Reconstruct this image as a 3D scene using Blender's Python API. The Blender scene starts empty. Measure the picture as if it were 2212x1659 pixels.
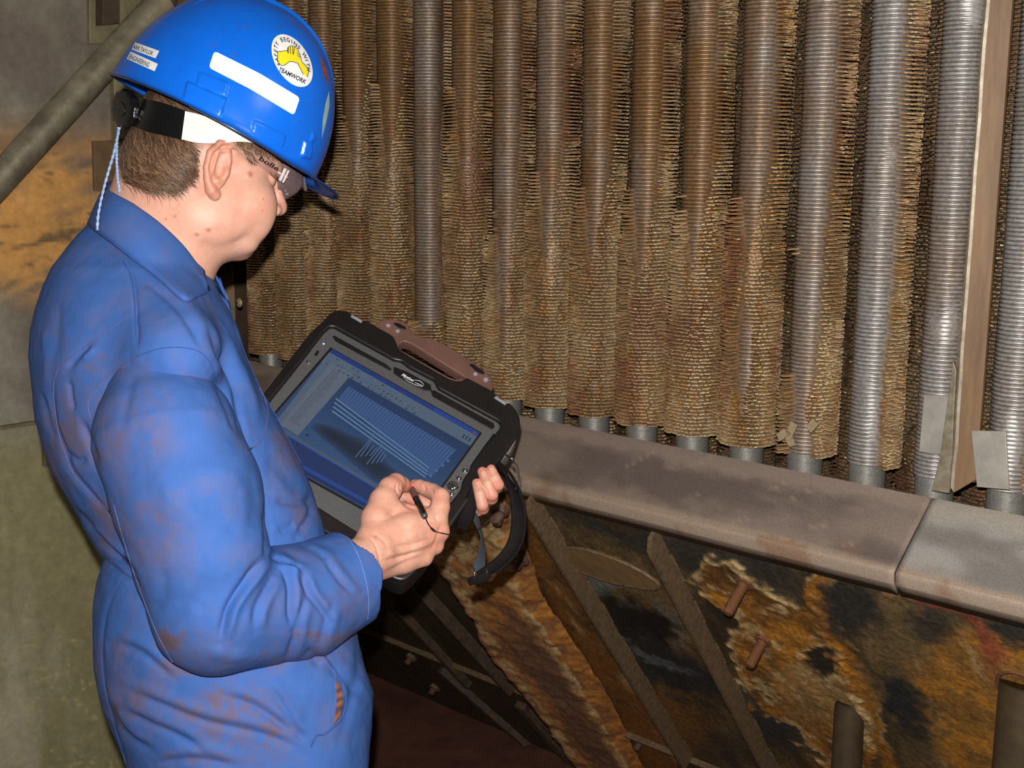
import bpy, math, random
import numpy as np
from mathutils import Matrix, Vector
from mathutils.bvhtree import BVHTree
random.seed(7)
RNG = np.random.default_rng(7)
sc = bpy.context.scene
COL = sc.collection

# ------------------------------------------------------------------ camera, world, lights, exposure
F, CX, CY = 2750.0, 1106.0, 829.5          # focal length and centre for the 2212 x 1659 frame
DN = np.array([-106.0, (318000 + F * F) / 534, F]); DN /= np.linalg.norm(DN)   # gravity in camera axes (right, down, forward)
CAM_POS = np.array([0.0, 0.0, 1.62])
_up = -DN * np.array([1, -1, -1])          # gravity up in Blender camera axes (x right, y up, -z forward)
_fw = np.array([0, 0, -1.0]) - _up * (np.array([0, 0, -1.0]) @ _up); _fw /= np.linalg.norm(_fw)
_rt = np.cross(_fw, _up)
RW = np.array([_rt, _fw, _up])             # rows: world x, y, z expressed in camera axes


def C2W(p):
    """camera-axes metres (right, down, forward) -> world"""
    p = np.asarray(p, float)
    return (p * np.array([1, -1, -1])) @ RW.T + CAM_POS


def W2PX(pw):
    q = (np.asarray(pw, float) - CAM_POS) @ RW * np.array([1, -1, -1])
    return np.stack([q[..., 0] / q[..., 2] * F + CX, q[..., 1] / q[..., 2] * F + CY], -1)


cam_data = bpy.data.cameras.new('camera')
cam = bpy.data.objects.new('camera', cam_data); COL.objects.link(cam)
cam_data.sensor_width = 36.0
cam_data.lens = F / 2212 * 36
cam_data.clip_start = 0.05
M4 = Matrix.Identity(4)
for i in range(3):
    for j in range(3):
        M4[i][j] = RW[i][j]
    M4[i][3] = CAM_POS[i]
cam.matrix_world = M4
sc.camera = cam

world = bpy.data.worlds.new('world'); sc.world = world
world.use_nodes = True
world.node_tree.nodes['Background'].inputs[0].default_value = (1.0, 0.93, 0.82, 1)
world.node_tree.nodes['Background'].inputs[1].default_value = 0.05


def lamp(name, kind, loc, power, size, color=(1, 1, 1)):
    d = bpy.data.lights.new(name, kind); d.energy = power; d.color = color
    if kind == 'POINT': d.shadow_soft_size = size
    o = bpy.data.objects.new(name, d); COL.objects.link(o); o.location = loc
    return o, d


FLASH_POWER = 180.0
lamp('camera_flash', 'POINT', C2W([-0.012, -0.066, -0.01]), FLASH_POWER, 0.009, (1.0, 0.975, 0.94))
_o, _d = lamp('fill_light', 'AREA', C2W([1.7, -1.5, -0.5]), 12.0, 0, (1.0, 0.9, 0.75))  # unseen area lamp, added as a weak ambient fill
_d.size = 0.9
_o.rotation_euler = (math.radians(40), 0, math.radians(35))

sc.view_settings.view_transform = 'Standard'
sc.view_settings.look = 'None'
sc.view_settings.gamma = 1.0
sc.view_settings.exposure = 0.0
sc.view_settings.use_curve_mapping = False

# ------------------------------------------------------------------ numeric helpers


def ray(u, v):
    return np.array([(u - CX) / F, (v - CY) / F, 1.0])


def rays(uv):
    uv = np.asarray(uv, float)
    return np.stack([(uv[..., 0] - CX) / F, (uv[..., 1] - CY) / F, np.ones(uv.shape[:-1])], -1)


def onplane(uv, p0, n):
    r = rays(uv)
    return r * ((p0 @ n) / (r @ n))[..., None]


SP = 1.6 / F                                # metres per body pixel at 1.6 m


def PX(p):
    """(u, v, w): picture column and row plus depth w in body pixels about 1.6 m -> camera metres"""
    p = np.asarray(p, float)
    z = 1.6 + p[..., 2] * SP
    return np.stack([(p[..., 0] - CX) / F * z, (p[..., 1] - CY) / F * z, z], -1)


def _hash(ix, iy, iz):
    h = (ix.astype(np.int64) * 374761393 + iy.astype(np.int64) * 668265263 + iz.astype(np.int64) * 2147483647) & 0xffffffff
    h = ((h ^ (h >> 13)) * 1274126177) & 0xffffffff
    h = h ^ (h >> 16)
    return (h & 0xffff) / 65535.0


def vnoise(p):
    p = np.asarray(p, float)
    i = np.floor(p); f = p - i; f = f * f * (3 - 2 * f)
    ix, iy, iz = i[..., 0].astype(np.int64), i[..., 1].astype(np.int64), i[..., 2].astype(np.int64)
    r = 0
    for dx in (0, 1):
        for dy in (0, 1):
            for dz in (0, 1):
                wgt = (f[..., 0] if dx else 1 - f[..., 0]) * (f[..., 1] if dy else 1 - f[..., 1]) * (f[..., 2] if dz else 1 - f[..., 2])
                r = r + wgt * _hash(ix + dx, iy + dy, iz + dz)
    return r


def fbm(p, octv=4):
    p = np.asarray(p, float); a, s, t = 0.5, 0, 0
    for k in range(octv):
        s = s + a * vnoise(p * 2 ** k + 17.3 * k); t += a; a *= 0.55
    return s / t


def n3(x, y=0.0, z=0.0):
    x, y, z = np.broadcast_arrays(np.asarray(x, float), y, z)
    return np.stack([x, y, z], -1)


def sstep(a, b, x):
    t = np.clip((x - a) / (b - a), 0, 1)
    return t * t * (3 - 2 * t)


def L(r, g, b):
    c = np.array([r, g, b], float) / 255
    return np.where(c <= 0.04045, c / 12.92, ((c + 0.055) / 1.055) ** 2.4)


def smooth_path(pts, n=60, closed=False):
    """Catmull-Rom through pts, resampled evenly"""
    P = np.asarray(pts, float)
    m = len(P)
    if closed:
        Q = np.vstack([P[-1], P, P[0], P[1]]); segs = m
    else:
        Q = np.vstack([2 * P[0] - P[1], P, 2 * P[-1] - P[-2]]); segs = m - 1
    out = []
    for i in range(segs):
        a, b, c, d = Q[i:i + 4]
        for t in np.linspace(0, 1, 16, endpoint=False):
            out.append(0.5 * (2 * b + (c - a) * t + (2 * a - 5 * b + 4 * c - d) * t * t + (3 * b - a - 3 * c + d) * t ** 3))
    if not closed: out.append(P[-1])
    out = np.array(out)
    if closed: out = np.vstack([out, out[0]])
    d = np.r_[0, np.cumsum(np.linalg.norm(np.diff(out, axis=0), axis=1))]
    s = np.linspace(0, d[-1], n + (1 if closed else 0))
    r = np.stack([np.interp(s, d, out[:, k]) for k in range(out.shape[1])], -1)
    return r[:-1] if closed else r


def poly_sd(uv, poly):
    """signed distance to a polygon, negative inside"""
    P = np.asarray(poly, float); Q = np.roll(P, -1, 0)
    best = np.full(uv.shape[:-1], 1e9); inside = np.zeros(uv.shape[:-1], bool)
    x, y = uv[..., 0], uv[..., 1]
    for a, b in zip(P, Q):
        e = b - a
        t = np.clip(((x - a[0]) * e[0] + (y - a[1]) * e[1]) / (e @ e + 1e-9), 0, 1)
        best = np.minimum(best, np.hypot(x - a[0] - t * e[0], y - a[1] - t * e[1]))
        c = (a[1] > y) != (b[1] > y)
        inside ^= c & (x < (b[0] - a[0]) * (y - a[1]) / (b[1] - a[1] + 1e-12) + a[0])
    return np.where(inside, -best, best)


def line_d(uv, pts):
    """distance to an open polyline and the fraction along it"""
    P = np.asarray(pts, float)
    best = np.full(uv.shape[:-1], 1e9); fr = np.zeros(uv.shape[:-1])
    n = len(P) - 1
    for i in range(n):
        a, b = P[i], P[i + 1]; e = b - a
        t = np.clip(((uv[..., 0] - a[0]) * e[0] + (uv[..., 1] - a[1]) * e[1]) / (e @ e + 1e-9), 0, 1)
        d = np.hypot(uv[..., 0] - a[0] - t * e[0], uv[..., 1] - a[1] - t * e[1])
        m = d < best
        best = np.where(m, d, best); fr = np.where(m, (i + t) / n, fr)
    return best, fr


# ------------------------------------------------------------------ object helpers
OFF = {}


def empty(name, loc, label, cat, group=None):
    o = bpy.data.objects.new(name, None); COL.objects.link(o)
    o.empty_display_size = 0.05
    o.location = loc; OFF[o.name] = np.array(loc, float)
    o['label'] = label; o['category'] = cat
    if group: o['group'] = group
    return o


def part_empty(name, loc, parent, label=None):
    o = bpy.data.objects.new(name, None); COL.objects.link(o)
    o.empty_display_size = 0.03
    o.parent = parent; o.location = np.array(loc, float) - OFF[parent.name]; OFF[o.name] = np.array(loc, float)
    if label: o['label'] = label
    return o


def tag(o, label=None, cat=None, group=None, kind=None):
    for k, v in (('label', label), ('category', cat), ('group', group), ('kind', kind)):
        if v: o[k] = v
    return o


def mk(name, V, faces, mat, parent=None, smooth=True, col=None, colname='Col', matidx=None, kind=None, label=None):
    """one mesh object from world vertices; col: per-vertex rgb (linear) or per-corner when longer"""
    V = np.asarray(V, float).reshape(-1, 3)
    off = OFF[parent.name] if parent is not None else np.zeros(3)
    me = bpy.data.meshes.new(name)
    if isinstance(faces, np.ndarray):
        nf, k = faces.shape
        me.vertices.add(len(V)); me.vertices.foreach_set('co', (V - off).astype(np.float32).ravel())
        me.loops.add(nf * k); me.loops.foreach_set('vertex_index', faces.astype(np.int32).ravel())
        me.polygons.add(nf); me.polygons.foreach_set('loop_start', np.arange(0, nf * k, k, dtype=np.int32))
        me.polygons.foreach_set('loop_total', np.full(nf, k, np.int32))
        me.update(calc_edges=True)
    else:
        me.from_pydata([tuple(x) for x in (V - off)], [], [tuple(int(i) for i in f) for f in faces]); me.update()
    mats = mat if isinstance(mat, (list, tuple)) else [mat]
    for m in mats: me.materials.append(m)
    if matidx is not None: me.polygons.foreach_set('material_index', np.asarray(matidx, np.int32))
    me.polygons.foreach_set('use_smooth', np.full(len(me.polygons), bool(smooth)))
    if col is not None:
        col = np.asarray(col, float)
        dom = 'POINT' if len(col) == len(V) else 'CORNER'
        at = me.color_attributes.new(colname, 'FLOAT_COLOR', dom)
        at.data.foreach_set('color', np.c_[col, np.ones(len(col))].astype(np.float32).ravel())
    me.validate()
    o = bpy.data.objects.new(name, me); COL.objects.link(o)
    OFF[o.name] = off
    if parent is not None: o.parent = parent
    if kind: o['kind'] = kind
    if label: o['label'] = label
    return o


def autosmooth(o, deg=35):
    me = o.data
    me.polygons.foreach_set('use_smooth', np.ones(len(me.polygons), bool))
    try:
        me.set_sharp_from_angle(angle=math.radians(deg))
    except Exception:
        pass
    return o


def bevel(o, w, seg=2):
    m = o.modifiers.new('bevel', 'BEVEL'); m.width = w; m.segments = seg; m.limit_method = 'ANGLE'; m.angle_limit = math.radians(40)
    return autosmooth(o, 40)


def grid_faces(nu, nv, wrap_u=False, wrap_v=False, flip=False):
    iu = np.arange(nu if wrap_u else nu - 1); iv = np.arange(nv if wrap_v else nv - 1)
    a, b = np.meshgrid(iu, iv, indexing='ij')
    a2, b2 = (a + 1) % nu, (b + 1) % nv
    f = np.stack([a * nv + b, a2 * nv + b, a2 * nv + b2, a * nv + b2], -1).reshape(-1, 4)
    return f[:, ::-1].copy() if flip else f


def box_pts(o, ex, ey, ez):
    """box from a corner and three edge vectors (camera or world space, whatever o is in)"""
    o, ex, ey, ez = map(lambda x: np.asarray(x, float), (o, ex, ey, ez))
    V = np.array([o, o + ex, o + ex + ey, o + ey, o + ez, o + ex + ez, o + ex + ey + ez, o + ey + ez])
    Fc = np.array([[0, 3, 2, 1], [4, 5, 6, 7], [0, 1, 5, 4], [1, 2, 6, 5], [2, 3, 7, 6], [3, 0, 4, 7]])
    if np.dot(np.cross(ex, ey), ez) < 0: Fc = Fc[:, ::-1]
    return V, Fc


def prism(poly3, thick):
    """closed prism from a planar loop and an offset vector"""
    P = np.asarray(poly3, float); n = len(P)
    V = np.vstack([P, P + np.asarray(thick, float)])
    f = [tuple(range(n))[::-1], tuple(range(n, 2 * n))] + [(i, (i + 1) % n, n + (i + 1) % n, n + i) for i in range(n)]
    return V, f


def tube_pts(path, rad, k=8, flat=None, cap=True):
    """tube along path (n x 3); rad scalar or per point; flat: (direction, factor) squashes the section"""
    P = np.asarray(path, float); n = len(P); rad = np.broadcast_to(np.asarray(rad, float), (n,))
    T = np.gradient(P, axis=0); T /= np.linalg.norm(T, axis=1)[:, None] + 1e-12
    a = np.array([0, 0, 1.0]) if abs(T[0][2]) < 0.8 else np.array([1.0, 0, 0])
    N = np.zeros_like(P); N[0] = np.cross(T[0], a); N[0] /= np.linalg.norm(N[0])
    for i in range(1, n):
        q = N[i - 1] - T[i] * (N[i - 1] @ T[i]); N[i] = q / (np.linalg.norm(q) + 1e-12)
    B = np.cross(T, N)
    an = np.linspace(0, 2 * np.pi, k, endpoint=False)
    V = P[:, None] + rad[:, None, None] * (np.cos(an)[None, :, None] * N[:, None] + np.sin(an)[None, :, None] * B[:, None])
    V = V.reshape(-1, 3); f = [tuple(x) for x in grid_faces(n, k, wrap_v=True, flip=True)]
    if cap:
        f.append(tuple(range(k))); f.append(tuple(range((n - 1) * k, n * k))[::-1])
    return V, f


def ribbon_pts(path, side, nrm, width, thick):
    """flat strap: path n x 3, side n x 3 unit, nrm n x 3 unit"""
    P = np.asarray(path, float); n = len(P)
    side = np.broadcast_to(side, P.shape); nrm = np.broadcast_to(nrm, P.shape)
    width = np.broadcast_to(np.asarray(width, float), (n,))[:, None]
    ring = [P - side * width / 2 + nrm * thick * .25, P - side * width * .4 + nrm * thick / 2, P + side * width * .4 + nrm * thick / 2, P + side * width / 2 + nrm * thick * .25,
            P + side * width / 2 - nrm * thick * .25, P + side * width * .4 - nrm * thick / 2, P - side * width * .4 - nrm * thick / 2, P - side * width / 2 - nrm * thick * .25]
    V = np.stack(ring, 1).reshape(-1, 3)
    f = [tuple(x) for x in grid_faces(n, 8, wrap_v=True)] + [tuple(range(8))[::-1], tuple(range((n - 1) * 8, n * 8))]
    return V, f


def frames(path, ref):
    T = np.gradient(path, axis=0); T /= np.linalg.norm(T, axis=1)[:, None]
    S = np.cross(T, ref); S /= np.linalg.norm(S, axis=1)[:, None]
    return T, S, np.cross(S, T)


class MB:
    """collects pieces into one mesh"""
    def __init__(s): s.V = []; s.F = []; s.n = 0; s.c = []
    def add(s, V, F, col=None):
        V = np.asarray(V, float); s.V.append(V); s.F += [tuple(int(i) + s.n for i in f) for f in F]; s.n += len(V)
        if col is not None: s.c.append(np.tile(np.asarray(col, float), (len(V), 1)))
        return s
    def build(s, name, mat, parent=None, **k):
        if s.c: k['col'] = np.vstack(s.c)
        return mk(name, np.vstack(s.V), s.F, mat, parent, **k)


# ------------------------------------------------------------------ materials
MATS = {}


def nt_new(name):
    m = bpy.data.materials.new(name); m.use_nodes = True
    nt = m.node_tree
    return m, nt, nt.nodes['Principled BSDF']


def lin(c):
    return tuple(float(x) for x in c) + (1.0,)


def pmat(name, col=None, rough=0.5, metal=0.0, noise=None, bump=0.0, bscale=200.0, attr=None, spec=0.5, coat=0.0, sheen=0.0,
         sss=0.0, stretch=None, rough_noise=0.0, bdetail=4.0, speck=None):
    """noise=(other rgb, scale, contrast): colour varies between col and other; attr: colour attribute multiplied/used as base"""
    m, nt, bs = nt_new(name)
    N, K = nt.nodes.new, nt.links.new
    tc = N('ShaderNodeTexCoord'); co = tc.outputs['Object']
    if stretch:
        mp = N('ShaderNodeMapping'); K(co, mp.inputs[0]); mp.inputs['Scale'].default_value = stretch[0]; mp.inputs['Rotation'].default_value = stretch[1]; co = mp.outputs[0]
    base = None
    if attr:
        at = N('ShaderNodeAttribute'); at.attribute_name = attr; base = at.outputs['Color']
    if noise:
        tx = N('ShaderNodeTexNoise'); K(co, tx.inputs['Vector']); tx.inputs['Scale'].default_value = noise[1]; tx.inputs['Detail'].default_value = 6; tx.inputs['Roughness'].default_value = 0.65
        rp = N('ShaderNodeValToRGB'); K(tx.outputs[0], rp.inputs[0])
        lo = 0.5 - 0.5 / max(noise[2], 1e-3) * 0.5
        rp.color_ramp.elements[0].position = max(0, lo); rp.color_ramp.elements[1].position = min(1, 1 - lo)
        if attr:                                   # attribute times a brightness variation
            rp.color_ramp.elements[0].color = lin(noise[0]); rp.color_ramp.elements[1].color = (1, 1, 1, 1) if len(noise) < 4 else lin(noise[3])
            mx = N('ShaderNodeMix'); mx.data_type = 'RGBA'; mx.blend_type = 'MULTIPLY'; mx.inputs['Factor'].default_value = 1
            K(base, mx.inputs[6]); K(rp.outputs[0], mx.inputs[7]); base = mx.outputs[2]
        else:
            rp.color_ramp.elements[0].color = lin(col); rp.color_ramp.elements[1].color = lin(noise[0]); base = rp.outputs[0]
        if rough_noise:
            mr = N('ShaderNodeMapRange'); K(tx.outputs[0], mr.inputs[0]); mr.inputs[3].default_value = rough - rough_noise; mr.inputs[4].default_value = rough + rough_noise; K(mr.outputs[0], bs.inputs['Roughness'])
    if speck:                                       # (rgb, scale, threshold): small light grains
        ts = N('ShaderNodeTexNoise'); K(tc.outputs['Object'], ts.inputs['Vector']); ts.inputs['Scale'].default_value = speck[1]; ts.inputs['Detail'].default_value = 2
        rs = N('ShaderNodeValToRGB'); K(ts.outputs[0], rs.inputs[0]); rs.color_ramp.elements[0].position = speck[2]; rs.color_ramp.elements[1].position = min(1, speck[2] + 0.08)
        ms = N('ShaderNodeMix'); ms.data_type = 'RGBA'; K(rs.outputs[0], ms.inputs['Factor'])
        if base is not None: K(base, ms.inputs[6])
        else: ms.inputs[6].default_value = lin(col)
        ms.inputs[7].default_value = lin(speck[0]); base = ms.outputs[2]
    if base is not None: K(base, bs.inputs['Base Color'])
    else: bs.inputs['Base Color'].default_value = lin(col)
    if not rough_noise: bs.inputs['Roughness'].default_value = rough
    bs.inputs['Metallic'].default_value = metal
    bs.inputs['Specular IOR Level'].default_value = spec
    if coat: bs.inputs['Coat Weight'].default_value = coat; bs.inputs['Coat Roughness'].default_value = 0.12
    if sheen: bs.inputs['Sheen Weight'].default_value = sheen; bs.inputs['Sheen Roughness'].default_value = 0.5
    if sss:
        bs.inputs['Subsurface Weight'].default_value = sss; bs.inputs['Subsurface Radius'].default_value = (1.0, 0.35, 0.2); bs.inputs['Subsurface Scale'].default_value = 0.006
    if bump:
        tb = N('ShaderNodeTexNoise'); K(co, tb.inputs['Vector']); tb.inputs['Scale'].default_value = bscale; tb.inputs['Detail'].default_value = bdetail
        bp = N('ShaderNodeBump'); bp.inputs['Strength'].default_value = min(1, bump); bp.inputs['Distance'].default_value = 0.002 * bump; K(tb.outputs[0], bp.inputs['Height']); K(bp.outputs[0], bs.inputs['Normal'])
    MATS[name] = m
    return m


# ------------------------------------------------------------------ the duct: frame of the tube bank
UH = np.array([3000.0, 534, -F]); UH /= np.linalg.norm(UH)       # along the bank, towards the nearer (right) end
NH = np.cross(UH, DN); NH /= np.linalg.norm(NH)
if NH[2] > 0: NH = -NH                                           # out of the bank, towards the room
P7 = ray(1877, 1050) * 1.78                                      # a point on the front tube axes
MATRUST = pmat('rust_fin', attr='Col', noise=((0.55, 0.5, 0.45), 260, 1.6), rough=0.72, metal=0.15, bump=0.5, bscale=700)
MATWORN = pmat('worn_fin', attr='Col', noise=((0.55, 0.5, 0.45), 180, 1.5), rough=0.4, metal=0.4, bump=0.2, bscale=900)
MATSTUB = pmat('tube_steel', L(110, 108, 102), noise=(L(148, 145, 138), 420, 1.5), rough=0.42, metal=0.55, bump=0.2, bscale=1500)
MATCORE = pmat('tube_core', L(86, 66, 46), noise=(L(120, 96, 66), 150, 1.4), rough=0.7, metal=0.2, bump=0.3, bscale=500)

PITCH = 0.0056
R0 = 0.0255
RF = 0.0465


def axis_pt(s, n=0.0):
    """camera-space point on the line of tube s (metres along the bank from P7), height free"""
    return P7 + UH * s + NH * n


def hgt(p):   # height coordinate along gravity, positive down, relative to P7
    return (p - P7) @ DN


def fin_ring_mesh(base, dirc, zs, wear, tone, seed, nseg, th_max, rear=False):
    """petals of all serrated fins of a tube. base: camera point at height 0, dirc: unit vector to the viewer."""
    rg = np.random.default_rng(seed)
    side = np.cross(DN, dirc)
    nr = len(zs)
    dth = 2 * np.pi / nseg
    k = np.arange(-int(th_max / dth), int(th_max / dth) + 1)
    th = k[None, :] * dth + (np.arange(nr)[:, None] * 0.37 % 1.0) * dth + rg.normal(0, .02, (nr, len(k)))
    z = np.broadcast_to(zs[:, None], th.shape)
    hz = n3(th * 3 + seed * 7, z * 9, 0)
    wh = wear(z, th)                                      # 1 where the front has worn down to ridges
    wn = np.clip(wh + (fbm(n3(th * 2.5 + seed, z * 22), 3) - 0.5) * 0.8, 0, 1)
    worn = wn > 0.5
    R = RF - 0.0022 * rg.random(th.shape) - 0.008 * (fbm(n3(th * 1.3 + seed * 3, z * 14), 3) > 0.68)
    t = 0.0021 + 0.0006 * rg.random(th.shape)
    gap = 0.16
    bend = rg.normal(0, 0.00022, th.shape) + (fbm(n3(th * 1.6 + 5 + seed, z * 30), 3) - 0.5) * 0.0034 + 0.0012
    bend = bend + sstep(.60, .72, fbm(n3(th * 1.5 + 2, z * 11 + seed), 3)) * rg.normal(0, .0016, th.shape)
    tilt = rg.normal(0, 0.00025, th.shape)
    zz = z
    V = np.zeros(th.shape + (8, 3)); kk = 0
    for rr, isout in ((R0 - 0.001, 0), (R, 1)):
        for sg in (-1, 1):
            for tb in (-1, 1):
                an = th + sg * dth * 0.5 * (1 - gap * isout)
                h = zz + tb * t * 0.5 * (0.8 if isout else 1.0) + (bend + sg * tilt) * isout
                rad = np.broadcast_to(rr, th.shape)
                V[..., kk, :] = base + (np.cos(an) * rad)[..., None] * dirc + (np.sin(an) * rad)[..., None] * side + h[..., None] * DN
                kk += 1
    # indices: 0 in,-,top  1 in,-,bot  2 in,+,top  3 in,+,bot  4 out,-,top 5 out,-,bot 6 out,+,top 7 out,+,bot   (DN is down: tb=-1 is up)
    q = [[0, 2, 6, 4], [1, 5, 7, 3], [4, 6, 7, 5]]
    if not rear: q += [[0, 4, 5, 1], [2, 3, 7, 6]]
    q = np.array(q)
    npet = th.size
    Fc = (np.arange(npet)[:, None, None] * 8 + q[None]).reshape(-1, 4)
    # colours: rust of several tones, grey where worn bright, pale deposit on some tips
    m = fbm(n3(th * 1.1 + seed * 11, z * 7), 4)
    m2 = fbm(n3(th * 4 + seed * 5, z * 40), 3)
    rust_a, rust_b, rust_c = L(154, 121, 82), L(188, 160, 120), L(182, 130, 60)
    c = rust_a + (rust_b - rust_a) * sstep(.35, .65, m)[..., None]
    c = c + (rust_c - c) * (sstep(.58, .72, m2) * 0.6)[..., None]
    c = c + (L(140, 80, 54) - c) * (sstep(.56, .7, fbm(n3(th * .8 + seed * 4, z * 10 + 3), 3)) * 0.5)[..., None]
    c = c * (0.82 + 0.36 * rg.random(th.shape))[..., None] * (0.5 if rear else 1.0)  # rear row at half tone: the dark of the gaps is painted in
    pale = L(208, 184, 138)
    stripe = np.exp(-((th + 0.62 + 0.3 * np.sin(z * 5 + seed)) / 0.2) ** 2) + 0.12 * np.exp(-((th - 1.1) / 0.3) ** 2)
    dep = (~worn) & (rg.random(th.shape) < 0.008 + 0.75 * stripe * (fbm(n3(z * 12 + seed * 2, seed), 2) > .45))
    ce = np.where(dep[..., None], pale, c * 1.02)
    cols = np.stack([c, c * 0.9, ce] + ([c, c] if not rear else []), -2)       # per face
    cc = np.repeat(cols.reshape(-1, 3), 4, 0)
    keep = np.repeat(~worn.reshape(-1), len(q))
    Fc = Fc[keep]; cc = cc[np.repeat(keep, 4)]
    used = np.unique(Fc); rm = np.zeros(V.reshape(-1, 3).shape[0], int); rm[used] = np.arange(len(used))
    return C2W(V.reshape(-1, 3)[used]), rm[Fc], cc


def ridge_mesh(base, dirc, z0, z1, tone, seed):
    """the worn stumps of the fins: a threaded sleeve on the side that shows"""
    side = np.cross(DN, dirc)
    sub = 5
    z = np.arange(z0, z1, -PITCH / sub)
    an = np.linspace(-1.75, 1.75, 22)
    A, Z = np.meshgrid(an, z, indexing='ij')
    ph = ((z0 - Z) / PITCH) % 1.0
    flat = sstep(.60, .72, fbm(n3(A * .5 + seed, Z * 9 + 3 * seed), 3)) * (tone(Z) > .6)
    prof = np.clip(1.35 * np.sin(np.pi * ph) ** 1.0, 0, 1)
    prof = prof * (1 - .75 * flat)
    r = R0 + .0001 + .0031 * prof * (.8 + .4 * fbm(n3(A * 2 + seed, Z * 40), 2)) + .0012 * flat
    P = base + (np.cos(A) * r)[..., None] * dirc + (np.sin(A) * r)[..., None] * side + Z[..., None] * DN
    steel = L(164, 162, 160); brown = L(140, 106, 68)
    tn = np.clip(tone(Z) + (fbm(n3(A * 1.2 + seed, Z * 12), 4) - .5) * .9, 0, 1)
    c = brown + (steel - brown) * tn[..., None]
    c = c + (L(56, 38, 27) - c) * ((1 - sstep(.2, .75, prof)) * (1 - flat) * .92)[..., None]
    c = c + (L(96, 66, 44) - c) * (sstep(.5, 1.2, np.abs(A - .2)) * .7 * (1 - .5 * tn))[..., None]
    c = c * (.85 + .3 * fbm(n3(A * 6, Z * 160), 2))[..., None]
    return C2W(P.reshape(-1, 3)), grid_faces(len(an), len(z)), c.reshape(-1, 3)


TOPH = -1.12     # how far above P7 the tubes are built (out of frame above)
ORD = ['nearest', 'second', 'third', 'fourth', 'fifth', 'sixth', 'seventh', 'eighth', 'ninth', 'tenth', 'eleventh', 'twelfth', 'thirteenth',
       'fourteenth', 'fifteenth', 'sixteenth', 'seventeenth', 'eighteenth']


def fin_bottom(s):
    """height of the lowest fin: measured to run level along the bank"""
    return hgt(onplane(np.array([[1877.0, 1017.0]]), P7 + NH * RF, NH)[0])


ZB = fin_bottom(0)
S9 = 0.0985
FRONT = []
for i in range(17):
    s = 0.1927 - i * S9
    FRONT.append(s)


def wear_for(i):
    # i counts from the right (0 = nearest). Worn half-angle grows upwards; the nearest tubes are worn all the way down.
    def f(z, th):
        ctr = 0.32
        h = ZB - z
        if i == 0: a = 1.0 + 0 * z
        elif i == 1: a = 1.15 + 0.1 * np.sin(z * 9)
        elif i == 2: a = 0.95 + 0.12 * np.sin(z * 13); ctr = .42
        elif i == 3: a = 0.62 + .3 * sstep(.25, .5, h) - .35 * np.exp(-((h - .07) / .035) ** 2)
        elif i == 4: a = .95 * sstep(.22, .48, h) + .38 * np.exp(-((h - .14) / .07) ** 2)
        elif i <= 9: a = 1.0 * sstep(.17 + .012 * (i % 3), .42 + .012 * i, h) + .22 * (i == 9) * sstep(.05, .1, h)
        else: a = .85 * sstep(.30, .62, h)
        if i == 11: a = a + 0.85 * sstep(.09, .13, h)
        w = sstep(a + 0.12, a - 0.12, np.abs(th - ctr)) * (a > 0.05)
        return np.where(th > ctr, np.maximum(w, sstep(.15, 1.0, a + .5 * (th - ctr) / 1.5 - .22 + .5 * (fbm(n3(th * .8 + i * 5, z * 16), 3) - .5))), w)
    return f


def tone_for(i):
    base = {0: .95, 1: .85, 2: .95, 3: .55, 4: .30, 5: .18, 6: .12, 7: .10, 8: .26, 9: .24, 11: .42}.get(i, 0.05)
    return lambda z: base + 0.22 * np.sin(z * 12 + i * 2) * (0.3 if i > 3 else 0.6)


def lathe(base, dirc, prof, k=28):
    side = np.cross(DN, dirc)
    an = np.linspace(0, 2 * np.pi, k, endpoint=False)
    V = np.array([base + np.cos(a) * r * dirc + np.sin(a) * r * side + h * DN for h, r in prof for a in an])
    return C2W(V), grid_faces(len(prof), k, wrap_v=True)


zs_all = np.arange(ZB, TOPH, -PITCH)
for i, s in enumerate(FRONT):
    b = axis_pt(s)
    dirc = -b - DN * (-(b @ DN)); dirc /= np.linalg.norm(dirc)
    b = b - DN * hgt(b)
    root = empty('finned_tube', C2W(b + DN * (ZB + 0.06)), '%s front row finned tube from the right, rusty fins, bare grey end' % ORD[i], 'tube', 'front row finned tubes')
    if i == 0: root['label'] = 'nearest finned tube of the front row, cut by the right edge, grey patch plate below'
    if i == 1: root['label'] = 'second finned tube of the front row from the right, beside the upright angle bar'
    if i == 2: root['label'] = 'third finned tube of the front row from the right, worn bright grey'
    V, f = lathe(b, dirc, [(TOPH - .01, R0), (ZB + 0.004, R0), (ZB + 0.005, R0), (ZB + 0.12, R0)])
    mk('bare_tube', V, f, MATSTUB, root)
    V, f, cc = fin_ring_mesh(b, dirc, zs_all, wear_for(i), tone_for(i), i + 1, 46, 2.0)
    mk('fins', V, f, MATRUST, root, smooth=False, col=cc, kind='stuff')
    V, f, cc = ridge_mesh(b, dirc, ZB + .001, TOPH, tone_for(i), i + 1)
    mk('worn_ridges', V, f, MATWORN, root, col=cc, label='ridges left of worn fins')

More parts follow.
